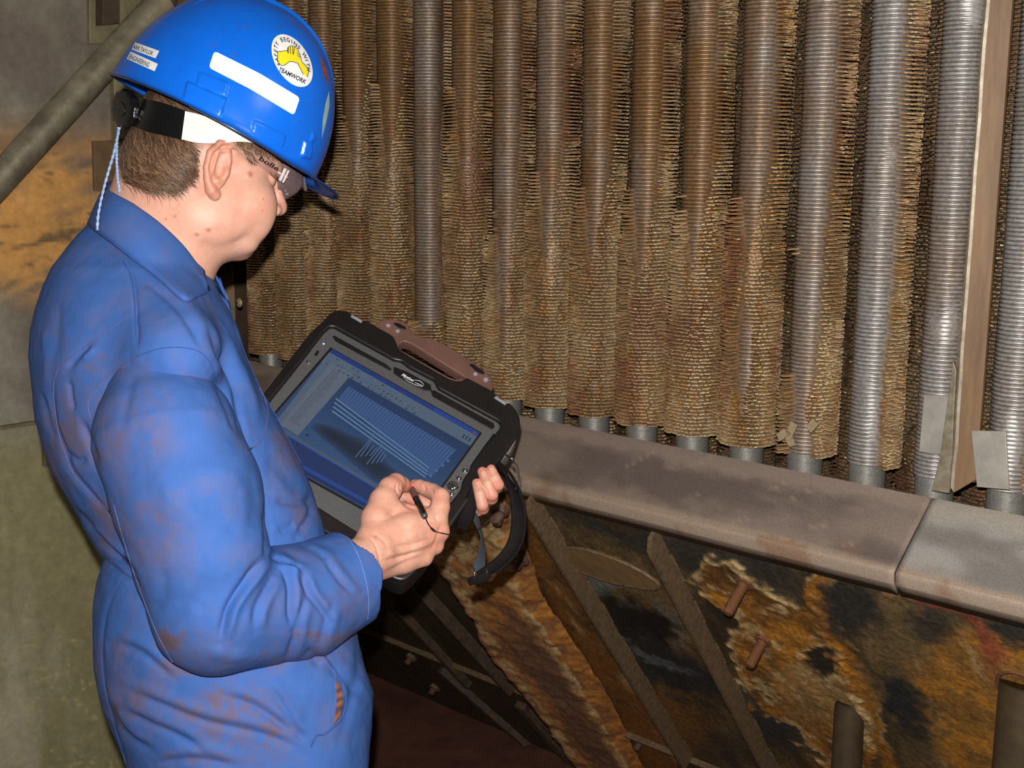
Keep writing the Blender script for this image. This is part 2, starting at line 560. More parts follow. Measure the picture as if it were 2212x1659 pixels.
NREAR = 18
for i in range(NREAR):
    s = 0.1927 + S9 * 0.5 - i * S9
    b = axis_pt(s, -0.085); b = b - DN * hgt(b)
    dirc = -b - DN * (-(b @ DN)); dirc /= np.linalg.norm(dirc)
    root = empty('finned_tube', C2W(b + DN * (ZB + 0.06)), 'rear row finned tube in the gap left of the %s front tube' % ORD[max(i - 1, 0)], 'tube', 'rear row finned tubes')
    if i == 0: root['label'] = 'rear row finned tube at the right edge behind the nearest front tube'
    V, f = lathe(b, dirc, [(TOPH - .01, R0), (ZB + 0.2, R0)], 20)
    mk('bare_tube', V, f, MATCORE, root)
    zz = np.arange(ZB + 0.12, TOPH, -PITCH * 1.0) + 0.002
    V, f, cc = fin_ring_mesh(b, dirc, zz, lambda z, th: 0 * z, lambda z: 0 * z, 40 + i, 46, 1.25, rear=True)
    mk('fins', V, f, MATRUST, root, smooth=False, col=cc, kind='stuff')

# ------------------------------------------------------------------ walls of the chamber
SL = -1.62                                     # left end of the bank
MATBACK = pmat('back_plate', L(60, 45, 32), noise=(L(92, 70, 46), 9, 1.5), rough=0.85, bump=0.4, bscale=60)
p = [axis_pt(a, -0.16) + DN * h for a, h in ((SL - .12, -1.3), (0.9, -1.3), (0.9, ZB + .075), (SL - .12, ZB + .075))]
V, f = prism(C2W(np.array(p)), C2W(axis_pt(0, -0.18)) - C2W(axis_pt(0, -0.16)))
tag(mk('wall_back', V, f, MATBACK, smooth=False), kind='structure')

# left end wall: square to the bank, a dirty steel plate
SW = SL - 0.13
E1 = axis_pt(SW)


def on_end(uv, off=0.0):
    return onplane(uv, E1 + UH * off, UH)


gu, gh = np.meshgrid(np.linspace(-0.5, 1.75, 380), np.linspace(-1.25, 1.55, 420), indexing='ij')
VC = E1 + gu[..., None] * NH + gh[..., None] * DN
uv = np.stack([VC[..., 0] / VC[..., 2] * F + CX, VC[..., 1] / VC[..., 2] * F + CY], -1)
q = n3(gu, gh)
streak = fbm(np.stack([gu * 5 + gh * 1.5, gh * 26 - gu * 6, 0 * gu], -1), 5)
blot = fbm(q * 4.0 + 3, 4)
fine = fbm(q * 40 + 3, 3)
c_or, c_dk, c_gr, c_ol = L(222, 162, 88), L(118, 106, 94), L(150, 144, 128), L(160, 152, 112)
vv, uu = uv[..., 1], uv[..., 0]
a_or = sstep(230, 380, vv + (blot - .5) * 160) * sstep(690, 560, vv + (blot - .5) * 150)
c = c_dk + (c_gr - c_dk) * sstep(.35, .7, blot)[..., None]
c = c + (c_or - c) * (a_or * sstep(.34, .54, streak * .6 + blot * .4 + .06) * .95)[..., None]
c = c + (L(96, 82, 66) - c) * (a_or * sstep(.54, .62, streak) * .85)[..., None]
low = sstep(880, 1010, vv)
vert = fbm(np.stack([gu * 9, gh * 1.3, 0 * gu + 5], -1), 4)
c_low = c_ol * 0.85 + (L(176, 168, 140) - c_ol * 0.85) * sstep(.5, .72, vert)[..., None]
c_low = c_low + (L(70, 62, 46) - c_low) * (sstep(.55, .72, fbm(np.stack([gu * 6 + 4, gh * 2.1, 0 * gu + 9], -1), 4)) * .8)[..., None]
spk = sstep(.68, .76, fbm(np.stack([gu * 55, gh * 80, 0 * gu], -1), 3)) * sstep(1200, 1450, vv)
c_low = c_low + (L(186, 176, 126) - c_low) * (spk * .75)[..., None]
c = c * (1 - low[..., None]) + c_low * low[..., None]
c = c * (0.95 + 0.3 * fine)[..., None]
MATEND = pmat('end_wall_steel', attr='Col', noise=((0.75, 0.75, 0.75), 60, 1.4), rough=0.55, metal=0.15, bump=0.25, bscale=150)
tag(mk('wall_left', C2W(VC.reshape(-1, 3)), grid_faces(380, 420, flip=True), MATEND, col=c.reshape(-1, 3)), kind='structure')

# overlapping plates on the end wall: a lapped sheet below, a stiffener, small lugs
MATLAP = pmat('lapped_sheet', L(96, 84, 60), noise=(L(138, 130, 96), 7, 1.6), rough=0.6, metal=0.1, bump=0.3, bscale=120, stretch=((3, 1, 1), (0, 0, 0)))
pw = np.array([[-40, 925], [95, 905], [93, 912], [-40, 932]], float)
WU = RW @ (UH * np.array([1, -1, -1])); WN = RW @ (NH * np.array([1, -1, -1])); WD = np.array([0, 0, -1.0])
V, f = prism(C2W(on_end(pw, 0.0)), WU * 0.012)
tag(mk('trim_1', V, f, MATLAP, smooth=False), kind='structure')
MATBR = pmat('bracket_brown', L(98, 74, 50), noise=(L(126, 100, 66), 20, 1.5), rough=0.7, metal=0.1, bump=0.3, bscale=200)
MATDKBR = pmat('bracket_dark', L(58, 44, 32), noise=(L(80, 62, 44), 30, 1.5), rough=0.8, bump=0.3, bscale=200)


def wall_plate(name, px, off, th, mat, label, cat):
    V, f = prism(C2W(on_end(np.array(px, float), off)), WU * th)
    return tag(bevel(mk(name, V, f, mat, smooth=False), 0.0015), label, cat)


wall_plate('wall_plate', [(186, -60), (430, -70), (430, 60), (300, 92), (188, 95)], 0.0, 0.012, MATLAP, 'grey steel plate on the left wall behind the top of the pipe', 'plate')
wall_plate('lug', [(206, -40), (243, -42), (243, 53), (206, 56)], 0.012, 0.03, MATDKBR, 'dark square steel lug on the wall plate at the top left', 'lug')
wall_plate('wall_plate', [(197, 305), (300, 300), (300, 420), (200, 412)], 0.0, 0.010, MATBR, 'brown square plate on the left wall behind the neck of the man', 'plate')
wall_plate('wall_plate', [(236, 150), (330, 140), (330, 300), (240, 300)], 0.0, 0.018, MATLAP, 'grey plate on the left wall behind the black hat knob', 'plate')
wall_plate('latch_pin', [(88, 948), (98, 946), (100, 1005), (90, 1006)], 0.004, 0.014, MATLAP, 'small steel pin on the left wall beside the back of the coverall', 'pin')

# flanged end plate of the bank with a round rivet, behind the man's chest
MATFL = pmat('end_plate', L(112, 82, 56), noise=(L(140, 108, 76), 9, 1.4), rough=0.65, metal=0.15, bump=0.3, bscale=150)
p = [axis_pt(SL - 0.115, 0.02) + DN * -1.2, axis_pt(SL + 0.03, 0.02) + DN * -1.2, axis_pt(SL + 0.03, 0.02) + DN * .42, axis_pt(SL - 0.115, 0.02) + DN * .42]
endp = empty('end_plate', C2W(axis_pt(SL - .05, 0.02) + DN * .42), 'brown flanged end plate at the far end of the tube bank with a round rivet', 'plate')
V, f = prism(C2W(np.array(p)), WN * -0.012)
bevel(mk('flange', V, f, MATFL, endp, smooth=False), 0.002)
pr = onplane(np.array([[517.0, 654.0]]), axis_pt(0, 0.02), NH)[0]
MATRIV = pmat('rivet_steel', L(140, 122, 92), noise=(L(160, 142, 112), 200, 1.4), rough=0.55, metal=0.3)


def dome_pts(c, axis, r, h, k=16, rings=4):
    axis = np.asarray(axis, float); a = np.array([0, 0, 1.0]) if abs(axis[2]) < .8 else np.array([1.0, 0, 0])
    e1 = np.cross(axis, a); e1 /= np.linalg.norm(e1); e2 = np.cross(axis, e1)
    V = []; f = []
    prof = [(1.0, 0.0)] + [(math.cos(t), math.sin(t)) for t in np.linspace(0.25, 1.35, rings)]
    for rr, hh in prof:
        for q in np.linspace(0, 2 * np.pi, k, endpoint=False):
            V.append(c + (e1 * math.cos(q) + e2 * math.sin(q)) * r * rr + axis * h * hh)
    f = [tuple(x) for x in grid_faces(len(prof), k, wrap_v=True)] + [tuple(range((len(prof) - 1) * k, len(prof) * k))]
    f.append(tuple(range(k))[::-1])
    return np.array(V), f


V, f = dome_pts(C2W(pr), WN, 0.0105, 0.006)
mk('rivet', V, f, MATRIV, endp)

# slanted pipe in front of the left wall
MATPIPE = pmat('pipe_steel', L(112, 104, 88), noise=(L(164, 154, 128), 14, 1.7), rough=0.5, metal=0.35, bump=0.25, bscale=160)
pa, pb = on_end(np.array([[-60.0, 452.0], [372.0, -22.0]]), 0.062)
pipe = empty('slanted_pipe', C2W(pa), 'grey steel pipe running slantwise across the upper left corner', 'pipe')
V, f = tube_pts(C2W(np.array([pa + (pb - pa) * t for t in np.linspace(-.3, 1.12, 12)])), 0.031, 28)
mk('pipe', V, f, MATPIPE, pipe)
pcx = pa + (pb - pa) * 0.955
tdir = (pb - pa) / np.linalg.norm(pb - pa)
V, f = tube_pts(C2W(np.array([pcx + tdir * x for x in (-.006, -.0055, .0055, .006)])), [.032, .0365, .0365, .032], 28)
mk('collar', V, f, MATDKBR, pipe)
# ------------------------------------------------------------------ sill apron below the tubes
MATSILL = pmat('sill_dusty', attr='Col', noise=((0.70, 0.68, 0.66), 420, 1.5), rough=0.62, metal=0.2, bump=0.5, bscale=1100, speck=(L(190, 176, 160), 1500, .70))
A40 = math.radians(40)
DS = NH * math.cos(A40) + DN * math.sin(A40)                     # down the apron
NSILL = np.cross(UH, DS); NSILL /= np.linalg.norm(NSILL)
if NSILL[2] > 0: NSILL = -NSILL                                  # apron normal, to the viewer
SU = onplane(np.array([[1130.0, 905.0]]), axis_pt(0, 0.036), NH)[0]     # upper edge point


def solve_len(p0, d, uv0, uv1):
    """length along d from p0 until the projection meets the picture line uv0-uv1"""
    lo, hi = 0.0, 0.5
    n = np.array([uv1[1] - uv0[1], uv0[0] - uv1[0]], float)
    def g(t):
        p = p0 + d * t
        return (np.array([p[0] / p[2] * F + CX, p[1] / p[2] * F + CY]) - uv0) @ n
    s0 = np.sign(g(lo))
    for _ in range(60):
        m = (lo + hi) / 2
        if np.sign(g(m)) == s0: lo = m
        else: hi = m
    return lo


LS = solve_len(SU, DS, (1130, 1050), (2212, 1320))


def s_of_px(u, v, p0, n):
    return (onplane(np.array([[float(u), float(v)]]), p0, n)[0] - SU) @ UH


SEAM = s_of_px(1962, 1187, SU, NSILL)
sill = empty('sill_apron', C2W(SU + DS * LS + UH * SEAM), 'sloping dusty steel apron in two plates running under the tube ends', 'apron')


def sill_panel(name, s0, s1, tint, seed, lab):
    ns, nt_ = max(4, int((s1 - s0) / 0.008)), 30
    ss = np.linspace(s0, s1, ns)
    # section: short top return, flat apron, rolled lower lip
    tt = np.r_[-0.006, np.linspace(0, LS - 0.0105, nt_ - 8), LS - 0.010 + np.array([.0006, .0014, .0020, .0026, .0082, .0086, .0080])]
    hh = np.r_[-0.012, np.zeros(nt_ - 8), 0.0, -0.0004, -0.0010, -0.0018, -0.0098, -0.0108, -0.034]
    P = SU + ss[:, None, None] * UH + tt[None, :, None] * DS + hh[None, :, None] * NSILL
    dent = (fbm(n3(ss[:, None] * 9 + seed, tt[None] * 14), 3) - .5) * 0.003 * (tt[None] > 0)
    P = P + dent[..., None] * NSILL
    X = n3(ss[:, None] * 1.0 + 0 * tt[None], tt[None] + 0 * ss[:, None], seed)
    a = fbm(X * np.array([7, 16, 1]), 4); b2 = fbm(X * np.array([30, 50, 1]) + 4, 3)
    base = tint[0] + (tint[1] - tint[0]) * sstep(.38, .62, a)[..., None]
    top = sstep(.035, .012, tt[None] + (b2 - .5) * .03 + (a - .5) * .05)
    base = base + (tint[2] - base) * (top * .75)[..., None]
    lip = sstep(LS - 0.022, LS - 0.012, tt[None] + (a - .5) * .014)
    base = base + (L(158, 138, 120) - base) * (lip * .9)[..., None]
    scr = sstep(.74, .8, fbm(np.stack([(X[..., 0] + X[..., 1] * .9) * 90, (X[..., 1] - X[..., 0] * .4) * 12, X[..., 2]], -1), 3))
    base = base + (L(160, 140, 118) - base) * (scr * .55)[..., None]
    rust = sstep(.64, .72, b2) * sstep(LS * .62, LS, tt[None])
    base = base + (L(126, 84, 48) - base) * (rust * .5)[..., None]
    o = mk(name, C2W(P.reshape(-1, 3)), grid_faces(ns, len(tt), flip=False), MATSILL, sill, col=base.reshape(-1, 3), label=lab)
    autosmooth(o, 16)
    sol = o.modifiers.new('thick', 'SOLIDIFY'); sol.thickness = 0.005; sol.offset = -1
    return o


sill_panel('sill_plate', SL - 0.12 + (P7 - SU) @ UH, SEAM - 0.0012, (L(102, 89, 82), L(132, 116, 106), L(150, 132, 120)), 1, 'long brownish apron plate')
sill_panel('sill_plate', SEAM + 0.0012, SEAM + 0.75, (L(122, 116, 110), L(154, 148, 142), L(162, 152, 138)), 5, 'grey shorter apron plate at the right end')
pr = onplane(np.array([[2035.0, 1156.0]]), SU, NSILL)[0]
V, f = dome_pts(C2W(pr), RW @ (NSILL * np.array([1, -1, -1])), 0.006, 0.0025)
mk('rivet', V, f, MATRIV, sill)

# ------------------------------------------------------------------ raking plate below the apron
DR = np.array([1535.0, 2731.0, F]); DR /= np.linalg.norm(DR)     # direction of the ribs: down and away from the viewer
NP_ = np.cross(UH, DR); NP_ /= np.linalg.norm(NP_)
if NP_[2] > 0: NP_ = -NP_
PO = SU + DS * (LS - 0.006) - NSILL * 0.02                       # plate starts just under the lip


def on_rake(uv, off=0.0):
    return onplane(np.asarray(uv, float), PO + NP_ * off, NP_)


def rake_st(p):
    A = np.stack([UH, DR], 1)
    return np.linalg.lstsq(A, (np.asarray(p) - PO).T, rcond=None)[0].T


def c2px(P):
    return np.stack([P[..., 0] / P[..., 2] * F + CX, P[..., 1] / P[..., 2] * F + CY], -1)


TL_ = rake_st(on_rake([[890., 1400.], [1340., 1570.], [1560, 1655], [1250, 1659], [2212, 1659]]))
TBAR = TL_[:3, 1].mean()                                          # where the cross bar runs
print('rake bar t', TL_, 'world z', C2W(on_rake([[1000., 1560.], [1180., 1640.], [890., 1400.]])))
s0r, s1r = SL - 0.35 + (P7 - PO) @ UH, 0.95 + (P7 - PO) @ UH
t1r = TBAR + 0.42
ns_, nt_ = 1000, 420
gs, gt = np.meshgrid(np.linspace(s0r, s1r, ns_), np.linspace(-0.004, t1r, nt_), indexing='ij')
P = PO + gs[..., None] * UH + gt[..., None] * DR
uv = c2px(P)
q = np.stack([gs, gt, 0 * gs], -1)
wa = fbm(q * 12, 4); wb = fbm(q * 12 + 50, 4)
uvw = uv + np.stack([(wa - .5), (wb - .5)], -1) * 75 + np.stack([fbm(q * 60, 3) - .5, fbm(q * 60 + 9, 3) - .5], -1) * 45
sA = fbm(np.stack([gs * 30 - gt * 3, gt * 6, 0 * gs], -1), 5)     # streaks down the plate
sB = fbm(q * 22 + 7, 5)
c = L(80, 65, 44) + (L(120, 96, 60) - L(80, 65, 44)) * sstep(.35, .65, sA)[..., None]


def blend(c, col, m):
    return c + (np.asarray(col) - c) * np.clip(m, 0, 1)[..., None]


def blob(cx_, cy_, rx, ry, ang=0, soft=.5):
    a = math.radians(ang); dx, dy = uvw[..., 0] - cx_, uvw[..., 1] - cy_
    x = dx * math.cos(a) + dy * math.sin(a); y = -dx * math.sin(a) + dy * math.cos(a)
    return sstep(1 + soft, 1 - soft, np.hypot(x / rx, y / ry))


slate, black, rusto, rustb, cream, mud = L(48, 52, 52), L(26, 24, 20), L(192, 130, 48), L(142, 94, 44), L(206, 176, 124), L(104, 82, 54)
# slate band under the lip and between the ribs
c = blend(c, slate, blob(1480, 1180, 330, 52, 17) * .8)
c = blend(c, slate, blob(1300, 1130, 120, 40, 20) * .6)
c = blend(c, L(86, 64, 36), blob(1250, 1110, 120, 30, 18) * .8 * sstep(.4, .6, sB))
c = blend(c, L(120, 122, 118), blob(1330, 1300, 150, 32, 24) * sstep(.40, .62, sB) * .85)
c = blend(c, black, blob(1370, 1360, 100, 50, 28, .35))
c = blend(c, black, blob(1560, 1330, 50, 110, -25) * .6)
c = blend(c, slate * .8, blob(1470, 1450, 130, 42, 22))
c = blend(c, L(116, 122, 124), blob(1400, 1420, 110, 14, 22) * sstep(.45, .6, sB) * .7)
c = blend(c, rustb, blob(1450, 1560, 110, 60, 30) * .7)
c = blend(c, slate, blob(1680, 1550, 60, 90, -30) * .9)
c = blend(c, slate, blob(1560, 1620, 60, 60) * .6)
# big rust scab round the studs
scab = [(1500, 1245), (1540, 1222), (1600, 1225), (1650, 1262), (1700, 1290), (1750, 1300), (1752, 1240), (1790, 1330), (1822, 1420), (1840, 1500), (1880, 1600), (1930, 1720),
        (1840, 1720), (1760, 1620), (1660, 1530), (1590, 1450), (1570, 1390), (1590, 1350), (1555, 1300)]
sd = poly_sd(uvw, scab)
inside = sstep(6, -6, sd)
ccol = rustb + (rusto - rustb) * sstep(.35, .62, sB)[..., None]
ccol = blend(ccol, L(84, 56, 30), sstep(.52, .66, wa) * .7)
ccol = blend(ccol, cream, sstep(.60, .72, fbm(q * 40 + 21, 4)) * .8)
ccol = blend(ccol, L(176, 150, 104), blob(1770, 1500, 90, 45, 25) * .55)
ccol = blend(ccol, L(150, 112, 60), blob(1740, 1560, 70, 60, 45) * .5)
c = c * (1 - inside[..., None]) + ccol * inside[..., None]
c = blend(c, cream, np.exp(-((sd + 3) / 7.0) ** 2) * sstep(.38, .52, wb) * .9)
hole = blob(1768, 1422, 30, 42, -20, .25)
hd = np.hypot((uvw[..., 0] - 1768) / 36, (uvw[..., 1] - 1422) / 48)
c = blend(c, cream, np.exp(-((hd - 1.12) / .12) ** 2) * .8)
c = blend(c, L(52, 46, 36), hole)
# orange vein from the lip down past the scab
d, fr = line_d(uvw, [(1752, 1215), (1775, 1270), (1800, 1340), (1822, 1410), (1850, 1480), (1890, 1560), (1930, 1650)])
c = blend(c, L(190, 124, 40), np.exp(-(d / 14) ** 2) * .85)
c = blend(c, cream, np.exp(-((d - 16) / 5) ** 2) * sstep(.4, .55, wb) * .7)
# right field: grey brown with dark smears, red weep
rf = sstep(1790, 1880, uvw[..., 0] - (uv[..., 1] - 1300) * .45)
c = blend(c, L(128, 106, 72), rf * .6 * sstep(.3, .6, sB + .1))
for b in ((1845, 1310, 60, 70, -20, .9), (2010, 1345, 60, 50, 30, .75), (2190, 1360, 40, 60, -20, .9), (1920, 1500, 28, 50, -25, 1), (1968, 1515, 26, 48, -25, 1), (1985, 1555, 50, 28, 40, .8)):
    c = blend(c, slate * .85, blob(*b[:5]) * b[5])
orr = blob(2100, 1480, 110, 90, 30) + blob(2130, 1620, 90, 70, 40) + blob(2200, 1470, 60, 50)
c = blend(c, rusto, np.clip(orr * 1.3, 0, 1) * (.5 + .5 * sstep(.4, .6, sB)))
c = blend(c, cream, np.clip(orr + blob(1960, 1640, 70, 60), 0, 1) * sstep(.62, .74, sA) * .8)
d, fr = line_d(uvw, [(1930, 1275), (2000, 1290), (2085, 1310), (2125, 1370), (2140, 1430), (2150, 1500)])
wid = 9 + 26 * sstep(.5, .95, fr)
c = blend(c, L(156, 76, 58), np.exp(-(d / wid) ** 2) * sstep(1.0, .75, fr) * .9)
c = blend(c, cream, blob(1950, 1278, 26, 12, 10) * sstep(.4, .6, fbm(q * 80, 3)) * .9)
# left of the ribs: rust and lime around the folded strip
lf = sstep(1235, 1150, uvw[..., 0] - (uv[..., 1] - 1200) * .62)
c = blend(c, L(146, 92, 34), lf * .75 * sstep(.3, .6, sB + .12) * sstep(915, 960, uv[..., 0] - (uv[..., 1] - 1200) * .70))
c = blend(c, cream, lf * sstep(.60, .72, sA * .6 + wb * .4) * .75 * sstep(915, 960, uv[..., 0] - (uv[..., 1] - 1200) * .70))
# far left field beyond the strip: dark material, falloff and shade painted in
dk = sstep(960, 930, uv[..., 0] - (uv[..., 1] - 1200) * .70)
c = blend(c, L(54, 43, 30) * 1.0 + 0 * c, dk * (.75 + .2 * sB))
c = c * (.78 + .44 * fbm(q * 90, 3))[..., None]
bump_ = (fbm(q * 14, 4) - .5) * .004 + inside * (.002 + .006 * (fbm(q * 34, 4) - .3)) + np.exp(-((sd + 3) / 9.0) ** 2) * .002 - hole * .004
P2 = P + bump_[..., None] * NP_
# two pipe cut-outs are left open where the header pipes come through
MATRAKE = pmat('rake_plate', attr='Col', noise=((0.5, 0.47, 0.43), 120, 1.9), rough=0.55, metal=0.15, bump=0.6, bscale=300)
rake = empty('raking_plate', C2W(PO + DR * t1r), 'stained raking steel plate with rust scabs sloping down under the apron', 'plate')
mk('plate', C2W(P2.reshape(-1, 3)), grid_faces(ns_, nt_, flip=False), MATRAKE, rake, col=c.reshape(-1, 3))
PH = SU + DS * (LS - .004) - NSILL * .03                         # short hanger between lip and plate
V, f = prism(C2W(np.array([PH + UH * s0r, PH + UH * s1r, PH + UH * s1r - NP_ * .02 + DR * .03, PH + UH * s0r - NP_ * .02 + DR * .03])), RW @ (NP_ * np.array([1, -1, -1])) * -.004)
mk('hanger_strip', V, f, MATBACK, rake, smooth=False)

MATRIB = pmat('rib_steel', L(118, 92, 64), noise=(L(84, 70, 54), 110, 1.5), rough=0.62, metal=0.2, bump=0.45, bscale=320)
MATRUSTY = pmat('rust_heavy', L(84, 48, 24), noise=(L(104, 64, 32), 120, 1.6), rough=0.85, bump=0.6, bscale=300)
WNP = RW @ (NP_ * np.array([1, -1, -1])); WDR = RW @ (DR * np.array([1, -1, -1]))


def rib(px_top, t_len, h, th, label, t_shift=0.0):
    """flat bar on edge, standing on the raking plate; px_top = picture point of its root at the top"""
    b = on_rake([px_top])[0] + DR * t_shift
    r = part_empty('stiffener_rib', C2W(b), rake, label)
    n = 60
    tt = np.linspace(0, t_len, n)
    jit = (fbm(n3(tt * 30, 3.0, px_top[0]), 3) - .5) * .0008
    rows = []
    for (hh, ss) in ((-.006, 0), (h * .5, 0), (h, 0), (h, th), (h * .5, th), (-.006, th)):
        hq = np.where(tt < .022, np.minimum(hh, h * .55 + tt / .022 * h * .5), hh)
        rows.append(b + tt[:, None] * DR + (hq + jit * (hh > 0))[:, None] * NP_ + ss * UH)
    V = np.stack(rows, 1).reshape(-1, 3)
    f = [tuple(x) for x in grid_faces(n, 6, wrap_v=True)] + [tuple(range(6))[::-1], tuple(range((n - 1) * 6, n * 6))]
    autosmooth(mk('bar', C2W(V), f, MATRIB, r), 40)
    wv = MB()                                                     # weld beads along the root, in runs
    for k0 in np.arange(.06, t_len - .06, .13):
        t2 = np.linspace(k0, k0 + .07, 14)
        pth = b + t2[:, None] * DR + UH * (th + .001) + NP_ * .001
        rr = (.0034 + .0006 * np.sin(t2 * 700)) * np.sin(np.linspace(.25, np.pi - .25, 14)) ** .5
        V, f = tube_pts(C2W(pth), rr, 7); wv.add(V, f)
    wv.build('weld', MATRIB, r, kind='stuff')
    return r


rib((1150, 1062), TBAR + 0.0 - rake_st(on_rake([[1150, 1062]]))[0, 1], 0.034, 0.008, 'rusty flat bar rib on the raking plate left of the oval patch')
rib((1412, 1140), TBAR + .15, 0.034, 0.008, 'rusty flat bar rib on the raking plate right of the oval patch')
# oval patch: round tube stub cut by the raking plate and plated over
cc_ = on_rake([[1322.0, 1222.0]])[0]
rim = on_rake(smooth_path([(1214, 1186), (1250, 1180), (1310, 1196), (1380, 1226), (1424, 1256), (1420, 1268), (1370, 1262), (1300, 1246), (1240, 1218)], 48, True))
MATOVAL = pmat('oval_patch', L(98, 74, 42), noise=(L(122, 94, 54), 24, 1.6), rough=0.75, bump=0.4, bscale=200, stretch=((1, 4, 1), (0, 0, .5)))
ov = part_empty('oval_patch', C2W(cc_), rake, 'brown oval closing plate')
V, f = prism(C2W(rim), WNP * .006)
autosmooth(mk('disc', V, f, MATOVAL, ov), 40)
V, f = tube_pts(np.vstack([C2W(rim), C2W(rim[:1])]) + WNP * .004, .0032 + .0008 * np.sin(np.arange(49) * 1.9), 7, cap=False)
mk('weld', V, f, MATRIB, ov)


def stud(px, ln, r, tilt, label, mat=MATRUSTY, nut=True, off=0.0):
    b = on_rake([px], off)[0]
    ax = NP_ * 1.0 + np.array(tilt); ax /= np.linalg.norm(ax)
    o = part_empty('rusty_stud', C2W(b), rake, label)
    n = 26
    tt = np.linspace(-.004, ln, n)
    rr = np.where((np.arange(n) % 2 == 0) & (tt > ln * .25), r * .9, r); rr[-1] = r * .72
    V, f = tube_pts(C2W(b + tt[:, None] * ax), rr, 14)
    autosmooth(mk('shank', V, f, mat, o), 40)
    if nut:
        e1 = np.cross(ax, UH); e1 /= np.linalg.norm(e1); e2 = np.cross(ax, e1)
        hx = np.array([b + (e1 * math.cos(a) + e2 * math.sin(a)) * r * 1.75 - ax * .002 for a in np.linspace(0, 2 * np.pi, 7)[:-1]])
        V, f = prism(C2W(hx), RW @ (ax * np.array([1, -1, -1])) * r * 1.35)
        bevel(mk('nut', V, f, mat, o, smooth=False), r * .15)
    return o


MATBOLT = pmat('bolt_rust', L(76, 52, 40), noise=(L(104, 78, 62), 150, 1.5), rough=0.7, metal=0.15, bump=0.3, bscale=500)
stud((1612, 1252), .062, .0085, (0, 0, 0), 'upper long rusty stud with nut on the rust scab')
stud((1652, 1377), .055, .0085, (0, 0, 0), 'lower threaded rusty stud with nut on the rust scab')
stud((1130, 1205), .024, .008, (0, 0, 0), 'small grey bolt end just right of the hanging strap', mat=MATBOLT, off=.022)
stud((1082, 1098), .030, .009, (.3, 0, 0), 'rusty bolt just below the left fingertips', mat=MATBOLT, off=.035)
stud((1385, 1600), .024, .008, (0, 0, 0), 'small bolt end at the bottom below the left rib', mat=MATBOLT)
stud((890, 1417), .026, .009, (0, 0, 0), 'dim bolt end right of the man\'s pocket, upper of two', mat=MATBOLT)
stud((941, 1482), .026, .009, (0, 0, 0), 'dim bolt end right of the man\'s pocket, lower of two', mat=MATBOLT)

# cross bar along the plate
pa = PO + DR * TBAR
V, f = box_pts(C2W(pa + UH * s0r), C2W(UH * (s1r - s0r)) - C2W(0 * UH), WDR * .008, WNP * .014)
bevel(mk('cross_bar', V, f, MATRIB, rake, smooth=False), .0015)


MATDKRIB = pmat('rib_dark', L(82, 62, 42), noise=(L(44, 36, 28), 40, 1.5), rough=0.7, bump=0.4, bscale=300)  # darker brown than the other ribs
# small angle ribs below the cross bar
def small_rib(px0, px1, h, w, label):
    a, b = on_rake([px0, px1])
    d = b - a
    e = np.cross(d, NP_); e /= np.linalg.norm(e)
    if e[0] < 0: e = -e
    V, f = box_pts(C2W(a), C2W(b) - C2W(a), RW @ (e * np.array([1, -1, -1])) * w, WNP * h)
    return bevel(mk('foot_rib', V, f, MATDKRIB, rake, smooth=False), .0015)


small_rib((952, 1440), (1180, 1640), .018, .02, 'short dark rib at the plate foot right of the man, upper one')
small_rib((1118, 1512), (1300, 1720), .018, .03, 'short dark rib at the plate foot beside the rust strip')
small_rib((1470, 1630), (1476, 1700), .018, .014, 'stub of a rib below the cross bar at the bottom edge')
small_rib((845, 1290), (1010, 1470), .02, .02, 'long dim rib left of the rust strip, outer one')
small_rib((905, 1250), (1110, 1480), .03, .012, 'long dim rib left of the rust strip, inner one')

# heavily rusted folded strip
la = np.array([(925, 1190), (960, 1240), (1000, 1300), (1055, 1400), (1110, 1470), (1180, 1560), (1250, 1660), (1330, 1770)], float)    # free left edge (picture, on the raised plane)
lm = np.array([(1050, 1080), (1090, 1180), (1128, 1285), (1190, 1380), (1240, 1460), (1295, 1550), (1350, 1645), (1420, 1770)], float)  # fold
lr = np.array([(1085, 1070), (1130, 1160), (1172, 1280), (1235, 1375), (1290, 1460), (1340, 1550), (1385, 1645), (1455, 1770)], float)  # feather edge on the plate
HS = 0.045
n = 240
A = on_rake(smooth_path(la, n), HS); B = on_rake(smooth_path(lm, n), HS * .55); D = on_rake(smooth_path(lr, n), 0.002)
m1, m2 = 56, 36
t1 = np.linspace(0, 1, m1)[None, :, None]; t2 = np.linspace(0, 1, m2)[None, 1:, None]
S = np.concatenate([A[:, None] * (1 - t1) + B[:, None] * t1, B[:, None] * (1 - t2) + D[:, None] * t2], 1)
st = rake_st(S.reshape(-1, 3)).reshape(S.shape[:2] + (2,))
q = n3(st[..., 0], st[..., 1])
rel = fbm(q * 26, 5); rel2 = fbm(q * 70, 4)
S = S + ((rel - .5) * .012 + (rel2 - .5) * .006)[..., None] * NP_
edge = fbm(n3(np.arange(n) * .12, 2.2), 3)
S[:, 0] += ((edge - .5) * .022)[:, None] * UH; S[:, 1] += ((edge - .5) * .014)[:, None] * UH
tv = np.r_[np.linspace(0, 1, m1), 1 + np.linspace(0, 1, m2)[1:]][None] + 0 * st[..., 0]
al = np.linspace(0, 1, n)[:, None] + 0 * tv
c = L(136, 88, 50) + (L(178, 116, 48) - L(136, 88, 50)) * sstep(.4, .62, rel)[..., None]
c = blend(c, L(104, 72, 54), sstep(.25, .5, tv) * sstep(1.0, .8, tv) * sstep(.25, .4, al) * .8)
c = blend(c, cream, (np.exp(-((tv - 1.0) / .09) ** 2) * sstep(.4, .55, rel2) + np.exp(-((tv - .12) / .10) ** 2) * sstep(.42, .55, rel2 * .5 + rel * .5)) * .85)
